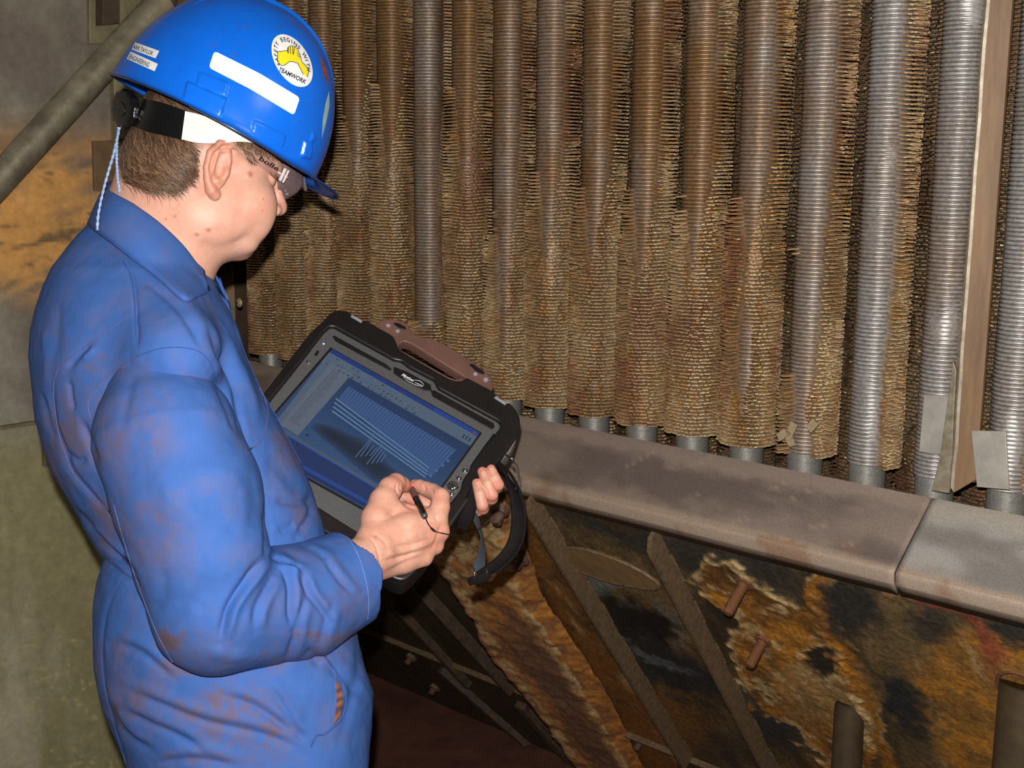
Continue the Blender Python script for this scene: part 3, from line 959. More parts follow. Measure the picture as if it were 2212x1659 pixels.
c = blend(c, L(186, 162, 114), sstep(.30, .05, al) * sstep(.4, .6, rel2) * .8)
c = blend(c, L(110, 44, 34), np.exp(-(tv / .05) ** 2) * .8)
c = blend(c, L(178, 116, 40), sstep(1.15, 1.4, tv) * sstep(.4, .6, rel2) * .7)
c = c * (.75 + .5 * fbm(q * 160, 3))[..., None]
MATSTRIP = pmat('strip_rust', attr='Col', noise=((0.6, 0.55, 0.5), 90, 1.5), rough=0.85, bump=0.7, bscale=420)
strip = mk('rusted_strip', C2W(S.reshape(-1, 3)), grid_faces(n, S.shape[1], flip=True), MATSTRIP, col=c.reshape(-1, 3))
sol = strip.modifiers.new('thick', 'SOLIDIFY'); sol.thickness = .007; sol.offset = -1
tag(strip, 'thick flaking orange rusted folded strip running down from under the tablet', 'strip')

# header pipes coming down through the raking plate
MATHDR = pmat('header_pipe', L(44, 38, 32), noise=(L(84, 68, 46), 12, 1.6), rough=0.45, metal=0.3, bump=0.2, bscale=120)


def header(px, r, label, h0=-.02):
    b = on_rake([px])[0]
    o = empty('header_pipe', C2W(b + DN * .5), label, 'pipe', 'header pipes below the plate')
    V, f = tube_pts(C2W(np.array([b + NP_ * -.0 + DN * h for h in np.r_[h0, h0 + .004, np.linspace(.03, .55, 10)]])), r, 26)
    mk('pipe', V, f, MATHDR, o)
    an = np.linspace(0, 2 * np.pi, 40)
    # weld collar where it breaks through the plate
    ring = []
    for a in an:
        p = b + (UH * math.cos(a) + NH * math.sin(a)) * r * 1.03
        t = ((PO - p) @ NP_) / (DN @ NP_); ring.append(p + DN * t)
    V, f = tube_pts(C2W(np.array(ring)), .0035, 6, cap=False)
    mk('weld', V, f, MATRUSTY, o)
    return o


header((1835, 1535), .024, 'dark vertical pipe stub breaking through the rust scab near the bottom edge')
header((2215, 1500), .034, 'grey vertical pipe at the lower right corner breaking through the plate')

# dark red floor of the hopper
zf = C2W(on_rake([[1040.0, 1560.0]]))[0]
MATFLOOR = pmat('hopper_floor', L(70, 34, 26), noise=(L(104, 62, 44), 6, 1.5), rough=0.8, bump=0.4, bscale=90, speck=(L(140, 110, 80), 260, .72))
V, f = box_pts(np.array([-2.2, 1.75, zf[2] - .05]), [3.6, 0, 0], [0, 3.2, 0], [0, 0, .05])
tag(mk('floor', V, f, MATFLOOR, smooth=False), kind='structure')
print('hopper floor z', zf)

# upright angle bar with torn foot, beside the second tube
MATANG = pmat('angle_bar', L(80, 54, 30), noise=(L(108, 80, 48), 14, 1.5), rough=0.6, metal=0.2, bump=0.3, bscale=200, stretch=((4, 4, .5), (0, 0, 0)))
MATEDGE = pmat('bright_edge', L(140, 132, 112), noise=(L(104, 90, 70), 60, 1.4), rough=0.5, metal=0.3, bump=0.2, bscale=300)
pl = axis_pt(0, .052)
foot = onplane(np.array([[2050.0, 1062.0]]), pl, NH)[0]
ang = empty('angle_bar', C2W(foot), 'upright brown steel angle bar with a bright left edge and torn foot', 'bar')
sA0 = (foot - P7) @ UH
hb = hgt(foot)
n = 70
hh = np.linspace(hb, TOPH, n)
jit = (fbm(n3(hh * 22, 8.0), 3) - .5) * .003
foot_r = np.where(np.arange(n) < 1, .012, 0)
rows = []
w_ = .030
for (a, b) in ((0, -.02), (0, 0), (.003, .0015), (.0065, 0), (w_, -.010), (w_, -.016), (.0065, -.008), (.005, -.02)):
    rows.append(np.array([axis_pt(sA0 + a + (jit[k] if a < .007 else 0), .052 + b) for k in range(n)]) - 0)
rows = [r - DN * np.array([hgt(x) for x in r])[:, None] + DN * (hh - (0.02 * (i_ in (4, 5)) + .006 * (i_ in (2,))) * (np.arange(n) == 0))[:, None] for i_, r in enumerate(rows)]
V = C2W(np.stack(rows, 1).reshape(-1, 3))
f = grid_faces(n, 8, wrap_v=True)
mi = np.tile([0, 1, 1, 0, 0, 0, 0, 0], n - 1)
ob = mk('bar', V, f, [MATANG, MATEDGE], ang, smooth=False, matidx=mi)
autosmooth(ob, 30)
p = onplane(np.array([(2012, 1060), (2030, 985), (2046, 870), (2058, 780), (2066, 800), (2060, 900), (2056, 1000), (2050, 1066)], float), axis_pt(0, .047), NH)
V, f = prism(C2W(p), WN * -.006)
bevel(mk('torn_flap', V, f, MATEDGE, ang, smooth=False), .001)
MATPATCH = pmat('grey_patch', L(138, 132, 122), noise=(L(158, 152, 142), 40, 1.4), rough=0.5, metal=0.3, bump=0.15, bscale=600, speck=(L(205, 205, 205), 900, .70))


def patch(px, off, label):
    p = onplane(np.array(px, float), axis_pt(0, off), NH)
    V, f = prism(C2W(p), WN * -.003)
    return tag(bevel(mk('grey_patch_plate', V, f, MATPATCH, smooth=False), .0006), label, 'plate')


patch([(1996, 852), (2053, 856), (2034, 982), (1985, 976)], .034, 'small grey rectangular plate on the second front tube beside the angle bar')
patch([(2098, 930), (2172, 932), (2180, 1058), (2110, 1052)], .056, 'larger grey rectangular plate at the foot of the nearest tube')
# loose rust flakes caught on the fins
for k, (u, v, a) in enumerate([(1712, 925, 20), (1708, 952, -30), (1755, 920, 35), (1690, 940, 50)]):
    c0 = onplane(np.array([[u, v]], float), axis_pt(0, .05), NH)[0]
    e1 = UH * math.cos(math.radians(a)) + DN * math.sin(math.radians(a)); e2 = -UH * math.sin(math.radians(a)) + DN * math.cos(math.radians(a))
    V, f = prism(C2W(np.array([c0 - e1 * .006 - e2 * .009, c0 + e1 * .006 - e2 * .008, c0 + e1 * .005 + e2 * .009, c0 - e1 * .006 + e2 * .007])), WN * .0012)
    tag(mk('rust_flake', V, f, MATRIV, smooth=False), ['pale tan flake at the foot of the fourth front tube, upper left of four', 'pale grey flake on the fins, lowest left of four', 'pale grey flake on worn ridges, right of four', 'pale grey flake on the fins, leftmost of four'][k], 'flake', 'loose flakes on the fins')
# ------------------------------------------------------------------ figure modelling tools: distance fields in (u, v, w) body pixels


class Field:
    def __init__(s, lo, hi, step):
        s.lo = np.array(lo, float); s.step = step
        s.n = [int((b - a) / step) + 2 for a, b in zip(lo, hi)]
        s.ax = [(s.lo[k] + step * np.arange(s.n[k])).astype(np.float32) for k in range(3)]
        s.D = np.full(s.n, 60.0, np.float32)

    def box(s, lo, hi):
        sl = []
        for k in range(3):
            a = max(0, int((lo[k] - s.lo[k]) / s.step) - 1); b = min(s.n[k], int((hi[k] - s.lo[k]) / s.step) + 3)
            sl.append(slice(a, max(a, b)))
        g = np.meshgrid(*[s.ax[k][sl[k]] for k in range(3)], indexing='ij', sparse=True)
        return tuple(sl), g

    def put(s, sl, d, k=0.0, sub=False):
        A = s.D[sl]
        if sub: d = -d; A0 = A
        if k <= 0:
            s.D[sl] = np.maximum(A, d) if sub else np.minimum(A, d)
        else:
            sg = -1 if sub else 1
            a, b = sg * A, sg * d
            h = np.clip(k - np.abs(a - b), 0, None) / k
            s.D[sl] = sg * (np.minimum(a, b) - h * h * k * 0.25)

    def cone(s, a, b, ra, rb, k=0.0, sub=False, flat=None):
        """rounded cone; flat=(unit direction, factor>1) squashes along that direction"""
        a, b = np.asarray(a, float), np.asarray(b, float); m = max(ra, rb) + k + 8
        sl, g = s.box(np.minimum(a, b) - m, np.maximum(a, b) + m)
        e = b - a; L2 = e @ e + 1e-9
        p = [g[i] - a[i] for i in range(3)]
        t = np.clip((p[0] * e[0] + p[1] * e[1] + p[2] * e[2]) / L2, 0, 1)
        q = [p[i] - t * e[i] for i in range(3)]
        q2 = q[0] ** 2 + q[1] ** 2 + q[2] ** 2
        if flat is not None:
            dd = q[0] * flat[0][0] + q[1] * flat[0][1] + q[2] * flat[0][2]
            q2 = q2 + dd ** 2 * (flat[1] ** 2 - 1)
        s.put(sl, np.sqrt(q2) - (ra + (rb - ra) * t), k, sub)

    def chain(s, pts, k=0.0, sub=False, flat=None):
        for a, b in zip(pts[:-1], pts[1:]): s.cone(a[:3], b[:3], a[3], b[3], k, sub, flat)

    def ell(s, c, r, k=0.0, sub=False, R=None):
        c, r = np.asarray(c, float), np.asarray(r, float); m = max(r) + k + 8
        sl, g = s.box(c - m, c + m)
        p = [g[i] - c[i] for i in range(3)]
        if R is not None: p = [R[i][0] * p[0] + R[i][1] * p[1] + R[i][2] * p[2] for i in range(3)]
        k0 = np.sqrt(sum((p[i] / r[i]) ** 2 for i in range(3))) + 1e-6
        k1 = np.sqrt(sum((p[i] / r[i] ** 2) ** 2 for i in range(3))) + 1e-6
        s.put(sl, k0 * (k0 - 1) / k1, k, sub)

    def loft(s, tab, psi=0.0, p=2.2, k=0.0, cap=10.0):
        """stack of ellipses; tab rows: v, left u, right u, centre w, half depth B"""
        T = np.array(tab, float)
        lo = [T[:, 1].min() - 20, T[0, 0] - 10, (T[:, 3] - T[:, 4]).min() - 20]; hi = [T[:, 2].max() + 20, T[-1, 0] + 10, (T[:, 3] + T[:, 4]).max() + 20]
        sl, g = s.box(lo, hi)
        v = g[1]
        uL, uR, w0, B = (np.interp(v, T[:, 0], T[:, j]).astype(np.float32) for j in (1, 2, 3, 4))
        c, sn = math.cos(psi), math.sin(psi)
        E = (uR - uL) / 2; a = np.sqrt(np.clip(E ** 2 - (B * sn) ** 2, 100, None)) / c
        du, dw = g[0] - (uL + uR) / 2, g[2] - w0
        x = np.abs(du * c + dw * sn) / a; y = np.abs(-du * sn + dw * c) / B
        kk = (x ** p + y ** p) ** (1 / p)
        d = (kk - 1) * np.minimum(a, B)
        d = np.maximum(d, np.maximum(T[0, 0] - v, v - T[-1, 0]))
        s.put(sl, d, k)

    def mesh(s):
        D = s.D; n = D.shape
        neg = D < 0
        cs = np.zeros([m - 1 for m in n], np.int8)
        for dx in (0, 1):
            for dy in (0, 1):
                for dz in (0, 1): cs += neg[dx:n[0] - 1 + dx, dy:n[1] - 1 + dy, dz:n[2] - 1 + dz]
        act = np.argwhere((cs > 0) & (cs < 8))
        idx = np.full(cs.shape, -1, np.int64); idx[tuple(act.T)] = np.arange(len(act))
        acc = np.zeros((len(act), 3)); cnt = np.zeros(len(act))
        corners = [(i, j, k) for i in (0, 1) for j in (0, 1) for k in (0, 1)]
        val = {c: D[act[:, 0] + c[0], act[:, 1] + c[1], act[:, 2] + c[2]].astype(float) for c in corners}
        for c in corners:
            for ax in range(3):
                if c[ax]: continue
                e = list(c); e[ax] = 1; e = tuple(e)
                a, b = val[c], val[e]; m = (a < 0) != (b < 0)
                t = a[m] / (a[m] - b[m])
                pos = np.tile(np.array(c, float), (m.sum(), 1)); pos[:, ax] += t
                acc[m] += pos; cnt[m] += 1
        V = s.lo + (act + acc / cnt[:, None]) * s.step
        quads = []
        for ax in range(3):
            o1, o2 = [(1, 2), (2, 0), (0, 1)][ax]
            sl_a = [slice(0, n[k] - 1) if k == ax else slice(1, n[k] - 1) for k in range(3)]
            sl_b = [slice(1, n[k]) if k == ax else slice(1, n[k] - 1) for k in range(3)]
            a, b = neg[tuple(sl_a)], neg[tuple(sl_b)]
            for inside_first in (True, False):
                e = np.argwhere((a & ~b) if inside_first else (~a & b))
                if not len(e): continue
                base = e.copy()
                for k in range(3):
                    if k != ax: base[:, k] += 1
                def cell(d1, d2):
                    c = base.copy(); c[:, o1] -= d1; c[:, o2] -= d2
                    return idx[c[:, 0], c[:, 1], c[:, 2]]
                q = np.stack([cell(1, 1), cell(0, 1), cell(0, 0), cell(1, 0)], -1)
                quads.append(q if inside_first else q[:, ::-1])
        Q = np.vstack(quads)
        return V, Q[:, ::-1].copy() if False else Q


def vnormals(V, Q):
    a = V[Q[:, 2]] - V[Q[:, 0]]; b = V[Q[:, 3]] - V[Q[:, 1]]
    fn = np.cross(a, b)
    N = np.zeros_like(V)
    for k in range(Q.shape[1]): np.add.at(N, Q[:, k], fn)
    return N / (np.linalg.norm(N, axis=1)[:, None] + 1e-12)


def relax(V, Q, it=1, lam=.5):
    for _ in range(it):
        S = np.zeros_like(V); c = np.zeros(len(V))
        for i in range(4):
            a, b = Q[:, i], Q[:, (i + 1) % 4]
            np.add.at(S, a, V[b]); np.add.at(c, a, 1); np.add.at(S, b, V[a]); np.add.at(c, b, 1)
        V = V + lam * (S / c[:, None] - V)
    return V


class Drop:
    """find the surface of a body mesh under a picture point"""
    def __init__(s, V, Q):
        s.t = BVHTree.FromPolygons([Vector(x) for x in V], [tuple(int(i) for i in q) for q in Q])
    def __call__(s, u, v, default=0.0, w0=-900):
        h = s.t.ray_cast(Vector((u, v, w0)), Vector((0, 0, 1)))
        return h[0][2] if h[0] is not None else default
    def norm(s, u, v, w0=-900):
        h = s.t.ray_cast(Vector((u, v, w0)), Vector((0, 0, 1)))
        return np.array(h[1]) if h[0] is not None else np.array([0, 0, -1.0])


def px_rays_ok(Q):
    return Q[:, ::-1]


# ------------------------------------------------------------------ head frame (body pixels)
PSI, THE = math.radians(18), math.radians(14)
HF = np.array([math.cos(PSI) * math.cos(THE), math.sin(THE), math.sin(PSI) * math.cos(THE)])      # face forward
HL = np.array([-math.sin(PSI), 0, math.cos(PSI)])                                                  # his left, away from the viewer
HU = np.cross(HF, HL); HU = HU if HU[1] < 0 else -HU                                              # up (v grows down)
HO = np.array([440.0, 365.0, 0.0])
MM = 1.0 / (SP * 1000)                                                                             # px per millimetre


def H(x, y, z):
    """head point in millimetres: forward, left, up -> body pixels"""
    return HO + (HF * x + HL * y + HU * z) * MM


HR = np.array([HF, HL, HU])
hd = Field((180, 60, -240), (660, 720, 260), 3.0)


def he(c, r, k=20, sub=False):
    hd.ell(H(*c), np.array(r) * MM, k, sub, R=HR)


he((-6, 0, 48), (94, 73, 82), 0)                # cranium
he((26, 0, 42), (66, 62, 62), 20)               # brow mass
he((34, 0, -22), (62, 62, 66), 24)              # face
he((52, 0, -62), (44, 46, 34), 30)              # muzzle and jaw front
he((71, 0, -86), (15, 24, 14), 18)              # chin
he((-54, 0, -4), (56, 60, 58), 26)              # back of the skull and nape
he((34, -4, -84), (40, 42, 24), 22)             # soft flesh under the jaw
he((66, -34, -42), (29, 21, 36), 20); he((66, 34, -42), (29, 21, 36), 20)   # full cheeks
he((10, -50, -50), (46, 18, 40), 26); he((10, 50, -50), (46, 18, 40), 26)       # jaw angles / cheeks
he((58, -36, -28), (30, 26, 30), 24); he((58, 36, -28), (30, 26, 30), 24)       # cheek pads
he((84, 0, 24), (12, 40, 9), 14)                # brow ridge
he((82, -31, 6), (11, 15, 11), 8, True); he((82, 31, 6), (11, 15, 11), 8, True)    # sockets
he((74, -31, 5), (12, 13, 12), 2); he((74, 31, 5), (12, 13, 12), 2)             # eyeballs under lids
hd.cone(H(90, 0, 12), H(109, 0, -20), 8 * MM * .8, 11 * MM * .8, 10)            # nose
he((107, 0, -25), (11, 12, 9), 8)
he((100, -11, -28), (9, 8, 8), 6); he((100, 11, -28), (9, 8, 8), 6)
he((91, 0, -54), (9, 20, 6), 6); he((89, 0, -64), (8, 18, 6.5), 6)              # lips
he((97, 0, -59), (10, 22, 1.6), 3, True)
he((64, -28, -80), (18, 14, 12), 16)            # jowl at the corner of the chin
# neck
hd.cone(H(-34, 0, -10), (318, 560, 10), 100, 118, 40)
hd.cone(H(-10, 0, -60), (352, 620, 10), 92, 104, 40)
hd.cone(H(-52, -8, -20), (285, 500, 10), 72, 88, 40)


def ear(sgn):
    y = 73 * sgn
    def e(c, r, k=3, sub=False): hd.ell(H(*c), np.array(r) * MM, k, sub, R=HR)
    P = [(10, y * 1.00, 31), (0, y * 1.05, 36), (-13, y * 1.09, 31), (-23, y * 1.11, 16), (-23, y * 1.10, -3), (-17, y * 1.07, -18), (-8, y * 1.02, -29), (0, y * .97, -33)]
    e((-6, y * 1.00, 3), (18, 7, 34), 5)
    e((-4, y * 1.12, 6), (13, 6.5, 24), 3, True)
    for a, b, ra, rb in zip(P[:-1], P[1:], (3.2, 3.8, 4.2, 4.2, 4.0, 5.0, 7.6), (3.8, 4.2, 4.2, 4.0, 5.0, 7.6, 7.8)):
        hd.cone(H(*a), H(*b), ra * MM, rb * MM, 3)
    hd.cone(H(-12, y * 1.065, 20), H(-14, y * 1.07, -10), 3.0 * MM, 3.0 * MM, 4)     # antihelix
    hd.cone(H(-12, y * 1.065, 20), H(2, y * 1.05, 25), 2.6 * MM, 2.0 * MM, 4)
    e((6, y * 1.03, -3), (5, 4.5, 8), 4)                                              # tragus
    e((-4, y * 1.05, -16), (6, 4, 4), 4)
    e((-3, y * 1.08, -4), (5.5, 6, 8), 3, True)


ear(-1); ear(1)
for (u, v, r) in ((538, 377, 7), (450, 495, 4.5), (425, 505, 4), (379, 467, 2.6), (359, 473, 2.4)):
    pass
HV, HQ = hd.mesh()
HV = relax(HV, HQ, 2, .45)
hdrop = Drop(HV, HQ)
MOLES = [(538, 377, 6.0), (450, 495, 4.6), (425, 505, 4.0), (379, 467, 2.6), (359, 473, 2.4), (566, 455, 2.0), (568, 430, 2.0)]
HN = vnormals(HV, HQ)
if (HN * (HV - HV.mean(0))).sum() < 0: HQ = HQ[:, ::-1].copy(); HN = -HN
skin_base, skin_red, skin_dark = L(204, 154, 132), L(194, 124, 106), L(176, 122, 100)
nz = fbm(HV * .02, 4)
hc = skin_base + (skin_red - skin_base) * (sstep(.45, .7, nz) * .35)[:, None]
uvh = HV[:, :2]
front = HN[:, 2] < .4
for (u, v, r) in MOLES:
    d = np.hypot(uvh[:, 0] - u, uvh[:, 1] - v)
    m = np.exp(-(d / r) ** 2) * front
    HV = HV + HN * (m * r * .55)[:, None]
    hc = hc + (L(176, 88, 78) - hc) * np.clip(m * .95, 0, 1)[:, None]
# ear and nose a little redder; stubble on the jaw; dark scalp where hair grows
loc = (HV - HO) @ HR.T / MM
earm = sstep(72, 80, np.abs(loc[:, 1])) * sstep(-40, -34, loc[:, 2]) * sstep(14, 8, loc[:, 0])
hc = hc + (L(192, 124, 100) - hc) * (earm * .5)[:, None]
lips = np.exp(-(((loc[:, 0] - 100) / 12) ** 2 + (loc[:, 1] / 20) ** 2 + ((loc[:, 2] + 59) / 9) ** 2))
hc = hc + (L(190, 110, 100) - hc) * np.clip(lips * .8, 0, 1)[:, None]
HAIRP = [(255, 150), (250, 300), (262, 390), (300, 400), (345, 392), (385, 372), (410, 345), (430, 318), (470, 306), (440, 290), (560, 300), (600, 330), (640, 330), (640, 60), (300, 60)]
hm = sstep(10, -14, poly_sd(uvh + (np.stack([fbm(HV * .05, 3), fbm(HV * .05 + 9, 3)], -1) - .5) * 40, HAIRP)) * (loc[:, 0] < 78)
hc = hc + (L(92, 66, 50) - hc) * (hm * .8)[:, None]
side_b = sstep(14, 0, poly_sd(uvh, [(515, 318), (545, 322), (560, 345), (548, 352), (530, 338), (518, 330)]))
hc = hc + (L(120, 86, 66) - hc) * (side_b * .5 * front)[:, None]
stub = sstep(.35, .6, fbm(HV * .012 + 3, 3)) * sstep(-30, -60, loc[:, 2]) * sstep(-10, 20, loc[:, 0])
hc = hc + (L(170, 138, 122) - hc) * (stub * .35)[:, None]
brow = np.exp(-((loc[:, 2] - 24) / 6) ** 2) * sstep(80, 86, loc[:, 0]) * sstep(8, 14, np.abs(loc[:, 1])) * sstep(50, 44, np.abs(loc[:, 1]))
hc = hc + (L(110, 80, 60) - hc) * brow[:, None]
# ------------------------------------------------------------------ the man: root, skin lists
MAN_FOOT = C2W(PX(np.array([330.0, 900.0, 20.0]))); MAN_FOOT = np.array([MAN_FOOT[0], MAN_FOOT[1], 0.0])
man = empty('person', MAN_FOOT, 'man in blue coverall and blue hard hat, head bent over the tablet he writes on', 'person')
BODY = [(HV, HQ, hc)]


def WPX(p):
    return C2W(PX(p))


def conform(drop, pts, off, fallback=None):
    """(u, v) picture points -> (u, v, w) on the surface, lifted off towards the viewer"""
    out = []; last = fallback if fallback is not None else 0.0
    for p in pts:
        w = drop(p[0], p[1], None)
        if w is None: w = last
        last = w
        out.append((p[0], p[1], w - off))
    return np.array(out)


def fan_patch(drop, poly, off, rings=5, thick=1.2, dense=True):
    """thin plate laid on a surface: star-shaped polygon of picture points"""
    P = np.asarray(poly, float)
    if dense:
        Q = []
        for a, b in zip(P, np.roll(P, -1, 0)):
            m = max(1, int(np.hypot(*(b - a)) / 8)); Q += [a + (b - a) * t / m for t in range(m)]
        P = np.array(Q)
    c = P.mean(0); n = len(P)
    uv = [c] + [c + (p - c) * r / rings for r in range(1, rings + 1) for p in P]
    T = conform(drop, uv, off)
    f = [(0, 1 + (i + 1) % n, 1 + i) for i in range(n)]
    for r in range(rings - 1):
        b0, b1 = 1 + r * n, 1 + (r + 1) * n
        f += [(b0 + i, b0 + (i + 1) % n, b1 + (i + 1) % n, b1 + i) for i in range(n)]
    m = len(T); rim0 = 1 + (rings - 1) * n
    V = np.vstack([T, T[rim0:] + np.array([0, 0, thick + off])])
    f += [(rim0 + i, rim0 + (i + 1) % n, m + (i + 1) % n, m + i) for i in range(n)]
    return WPX(V), f


def text_mesh(body, size=1.0, spacing=1.0, shear=0.0, bold=0.0):
    cu = bpy.data.curves.new('txt', 'FONT'); cu.body = body; cu.size = size; cu.space_character = spacing; cu.shear = shear; cu.offset = bold
    cu.align_x = 'CENTER'; cu.align_y = 'CENTER'; cu.resolution_u = 3
    o = bpy.data.objects.new('txt', cu); COL.objects.link(o)
    dg = bpy.context.evaluated_depsgraph_get(); dg.update()
    me = bpy.data.meshes.new_from_object(o.evaluated_get(dg))
    V = np.array([v.co[:] for v in me.vertices]); Fc = [tuple(p.vertices) for p in me.polygons]
    bpy.data.objects.remove(o); bpy.data.curves.remove(cu); bpy.data.meshes.remove(me)
    w = V[:, 0].max() - V[:, 0].min()
    return V, Fc, w


# ------------------------------------------------------------------ hard hat
hx = np.array([485.0, 280.0, 182.0]); hx /= np.linalg.norm(hx)
hl = np.array([-.308, -.083, .948]); hl -= hx * (hl @ hx); hl /= np.linalg.norm(hl)
hz = np.cross(hx, hl); hz = hz if hz[1] < 0 else -hz
HC = np.array([482.0, 285.0, 14.0])


def HH(x, y, z):
    return HC + x[..., None] * hx + y[..., None] * hl + z[..., None] * hz


NPH, NT = 420, 150
ph = np.linspace(0, 2 * np.pi, NPH, endpoint=False)
HA, HB_, HHt, HX0 = 250.0, 205.0, 296.0, -25.0
ee = 2 / 2.1
sgn = lambda a, e: np.sign(a) * np.abs(a) ** e
prof = []                                                       # (ring kind, parameter)
tau = np.linspace(np.pi / 2 * .995, 0.03, NT)


def brim_w(p):
    fr = sstep(.35, .95, np.cos(p)); re = sstep(.5, 1, -np.cos(p))
    return 9 + 57 * fr - 2 * re


def brim_z(p):
    return 10 * np.abs(np.sin(p)) ** 1.5 - 2


rows = []
cp, sp_ = np.cos(ph), np.sin(ph)
for t in tau:
    rho, h = math.cos(t) ** ee, math.sin(t) ** ee * HHt
    x = HX0 + HA * rho * sgn(cp, .97); y = HB_ * rho * sgn(sp_, .97)
    z = h + brim_z(ph) * (1 - h / HHt)
    ridge = 8 * sstep(34, 26, np.abs(y)) * sstep(-240, -150, x) * sstep(225, 150, x)
    ridge2 = 4 * sstep(12, 8, np.abs(np.abs(y) - 78)) * sstep(-160, -80, x) * sstep(215, 160, x) * 0
    z = z + ridge + ridge2
    rows.append(np.stack([x, y, z], -1))
bw = brim_w(ph)
for (k, dz) in ((.12, -4.0), (.35, -7.0), (.7, -9.0), (.97, -12.0), (1.0, -15.0)):
    x = HX0 + (HA + bw * k) * sgn(cp, .97); y = (HB_ + bw * k * .8) * sgn(sp_, .97)
    droop = 6 * sstep(.4, 1, cp) * k ** 1.5
    rows.append(np.stack([x, y, brim_z(ph) + dz + droop + 5], -1))
G = np.array(rows)                                              # rings x around
G = HH(G[..., 0], G[..., 1], G[..., 2])
Gs = G.reshape(-1, 3).copy()
HATQ = grid_faces(G.shape[0], NPH, wrap_v=True)
nn = vnormals(Gs, HATQ)
if (nn[:NPH * 60] * (Gs[:NPH * 60] - HC)).sum() < 0: HATQ = HATQ[:, ::-1].copy(); nn = -nn
vis = nn[:, 2] < .25
uvg = Gs[:, :2]


def lug(poly, d, soft=1.6):
    return sstep(soft, -soft, poly_sd(uvg, poly)) * d * vis


disp = lug([(405, 177), (489, 213), (477, 247), (396, 212)], 8)
disp = np.maximum(disp, lug([(431, 156), (493, 179), (487, 208), (424, 184)], 3.5))
disp = np.maximum(disp, lug([(549, 259), (617, 292), (610, 318), (545, 284)], 3))
disp = np.maximum(disp, lug([(657, 304), (673, 307), (669, 343), (649, 338)], 7))
disp = np.maximum(disp, lug([(676, 284), (681, 305), (668, 303)], 4))
Gs = Gs + nn * disp[:, None]
MATHAT = pmat('hat_blue', attr='Col', rough=0.24, noise=((0.86, 0.86, 0.86), 30, 1.2), bump=0.05, bscale=800, spec=.5)
ln = (Gs - HC)
scuff = sstep(.56, .70, fbm(Gs * np.array([.016, .05, .02]) + 4, 6)) * sstep(.45, .65, fbm(Gs * .05, 3)) * sstep(90, 190, ln @ hz)
hatc = np.tile(L(12, 98, 208), (len(Gs), 1))
hatc = hatc + (L(64, 62, 90) - hatc) * (scuff * .38)[:, None]
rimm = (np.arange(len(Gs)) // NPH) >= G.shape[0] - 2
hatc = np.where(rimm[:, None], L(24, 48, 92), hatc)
hat_root = empty('hard_hat', WPX(HC), 'blue hard hat with white reflective tape and round safety sticker on the man\'s head', 'hard hat')
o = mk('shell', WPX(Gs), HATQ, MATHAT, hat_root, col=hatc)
sol = o.modifiers.new('thick', 'SOLIDIFY'); sol.thickness = .0026; sol.offset = -1
top = G[0].mean(0)
hatdrop = Drop(Gs, HATQ)
MATTAPE = pmat('reflective_tape', L(246, 246, 250), rough=0.3)
MATWHITE = pmat('sticker_white', L(228, 228, 226), noise=(L(212, 210, 206), 120, 1.2), rough=0.45)
MATINK = pmat('ink_navy', L(26, 26, 60), rough=0.6)
MATYEL = pmat('ink_yellow', L(226, 206, 30), rough=0.5)


def hat_patch(name, poly, off, mat, label=None, parent=None, rings=6):
    V, f = fan_patch(hatdrop, poly, off, rings)
    return mk(name, V, f, mat, parent or hat_root, label=label, smooth=False)


def round_poly(P, r, n=4):
    P = np.asarray(P, float); out = []
    for i in range(len(P)):
        a, b, c = P[i - 1], P[i], P[(i + 1) % len(P)]
        d1 = (a - b) / np.linalg.norm(a - b); d2 = (c - b) / np.linalg.norm(c - b)
        rr = min(r, np.linalg.norm(a - b) * .45, np.linalg.norm(c - b) * .45)
        for t in np.linspace(0, 1, n):
            out.append((b + d1 * rr) * (1 - t) ** 2 + 2 * b * t * (1 - t) + (b + d2 * rr) * t * t)
    return np.array(out)


hat_patch('reflective_tape', round_poly([(463, 110), (560, 158), (648, 211), (635, 249), (540, 192), (451, 146)], 8), 1.6, MATTAPE, 'white reflective tape')
ex, ey, sc0 = np.array([42.5, 10.0]), np.array([13.0, 56.0]), np.array([631.0, 131.0])
st = hat_patch('round_sticker', [sc0 + ex * math.cos(a) + ey * math.sin(a) for a in np.linspace(0, 2 * np.pi, 56, endpoint=False)], 1.4, MATWHITE, 'round white sticker with yellow clasped hands')
nl1 = hat_patch('name_label', [(292, 91), (344, 110), (336, 126), (284, 107)], 1.4, MATWHITE, 'white label strip')
nl2 = hat_patch('name_label', [(282, 111), (341, 138), (334, 154), (274, 127)], 1.4, MATWHITE, 'white label strip')
MATORA = pmat('sticker_orange', L(176, 74, 34), noise=(L(90, 40, 30), 200, 1.6), rough=0.6)
MATGRN = pmat('sticker_green', L(130, 158, 150), noise=(L(160, 180, 172), 80, 1.3), rough=0.5)
hat_patch('front_sticker', [(690, 121), (701, 140), (708, 168), (707, 186), (699, 160)], 1.2, MATORA, 'worn orange sticker')
hat_patch('front_sticker', [(711, 196), (712, 228), (704, 268), (695, 300), (697, 262), (703, 225)], 1.2, MATGRN, 'pale green oval sticker')


def text_on(drop, body, p0, p1, height, off, mat, parent, bold=0.0, aspect=None, shear=0.0, name='lettering'):
    """lettering centred between two picture points, letter height in px"""
    V, f, w = text_mesh(body, 1.0, 1.0, shear, bold)
    p0, p1 = np.array(p0, float), np.array(p1, float); d = p1 - p0
    n = np.array([d[1], -d[0]]) / np.hypot(*d)          # up across the line (v grows down)
    uv = (p0 + p1) / 2 + V[:, :1] / w * d + V[:, 1:2] * n * height / 0.7
    T = conform(drop, uv, off)
    return mk(name, WPX(T), f, mat, parent, smooth=False)


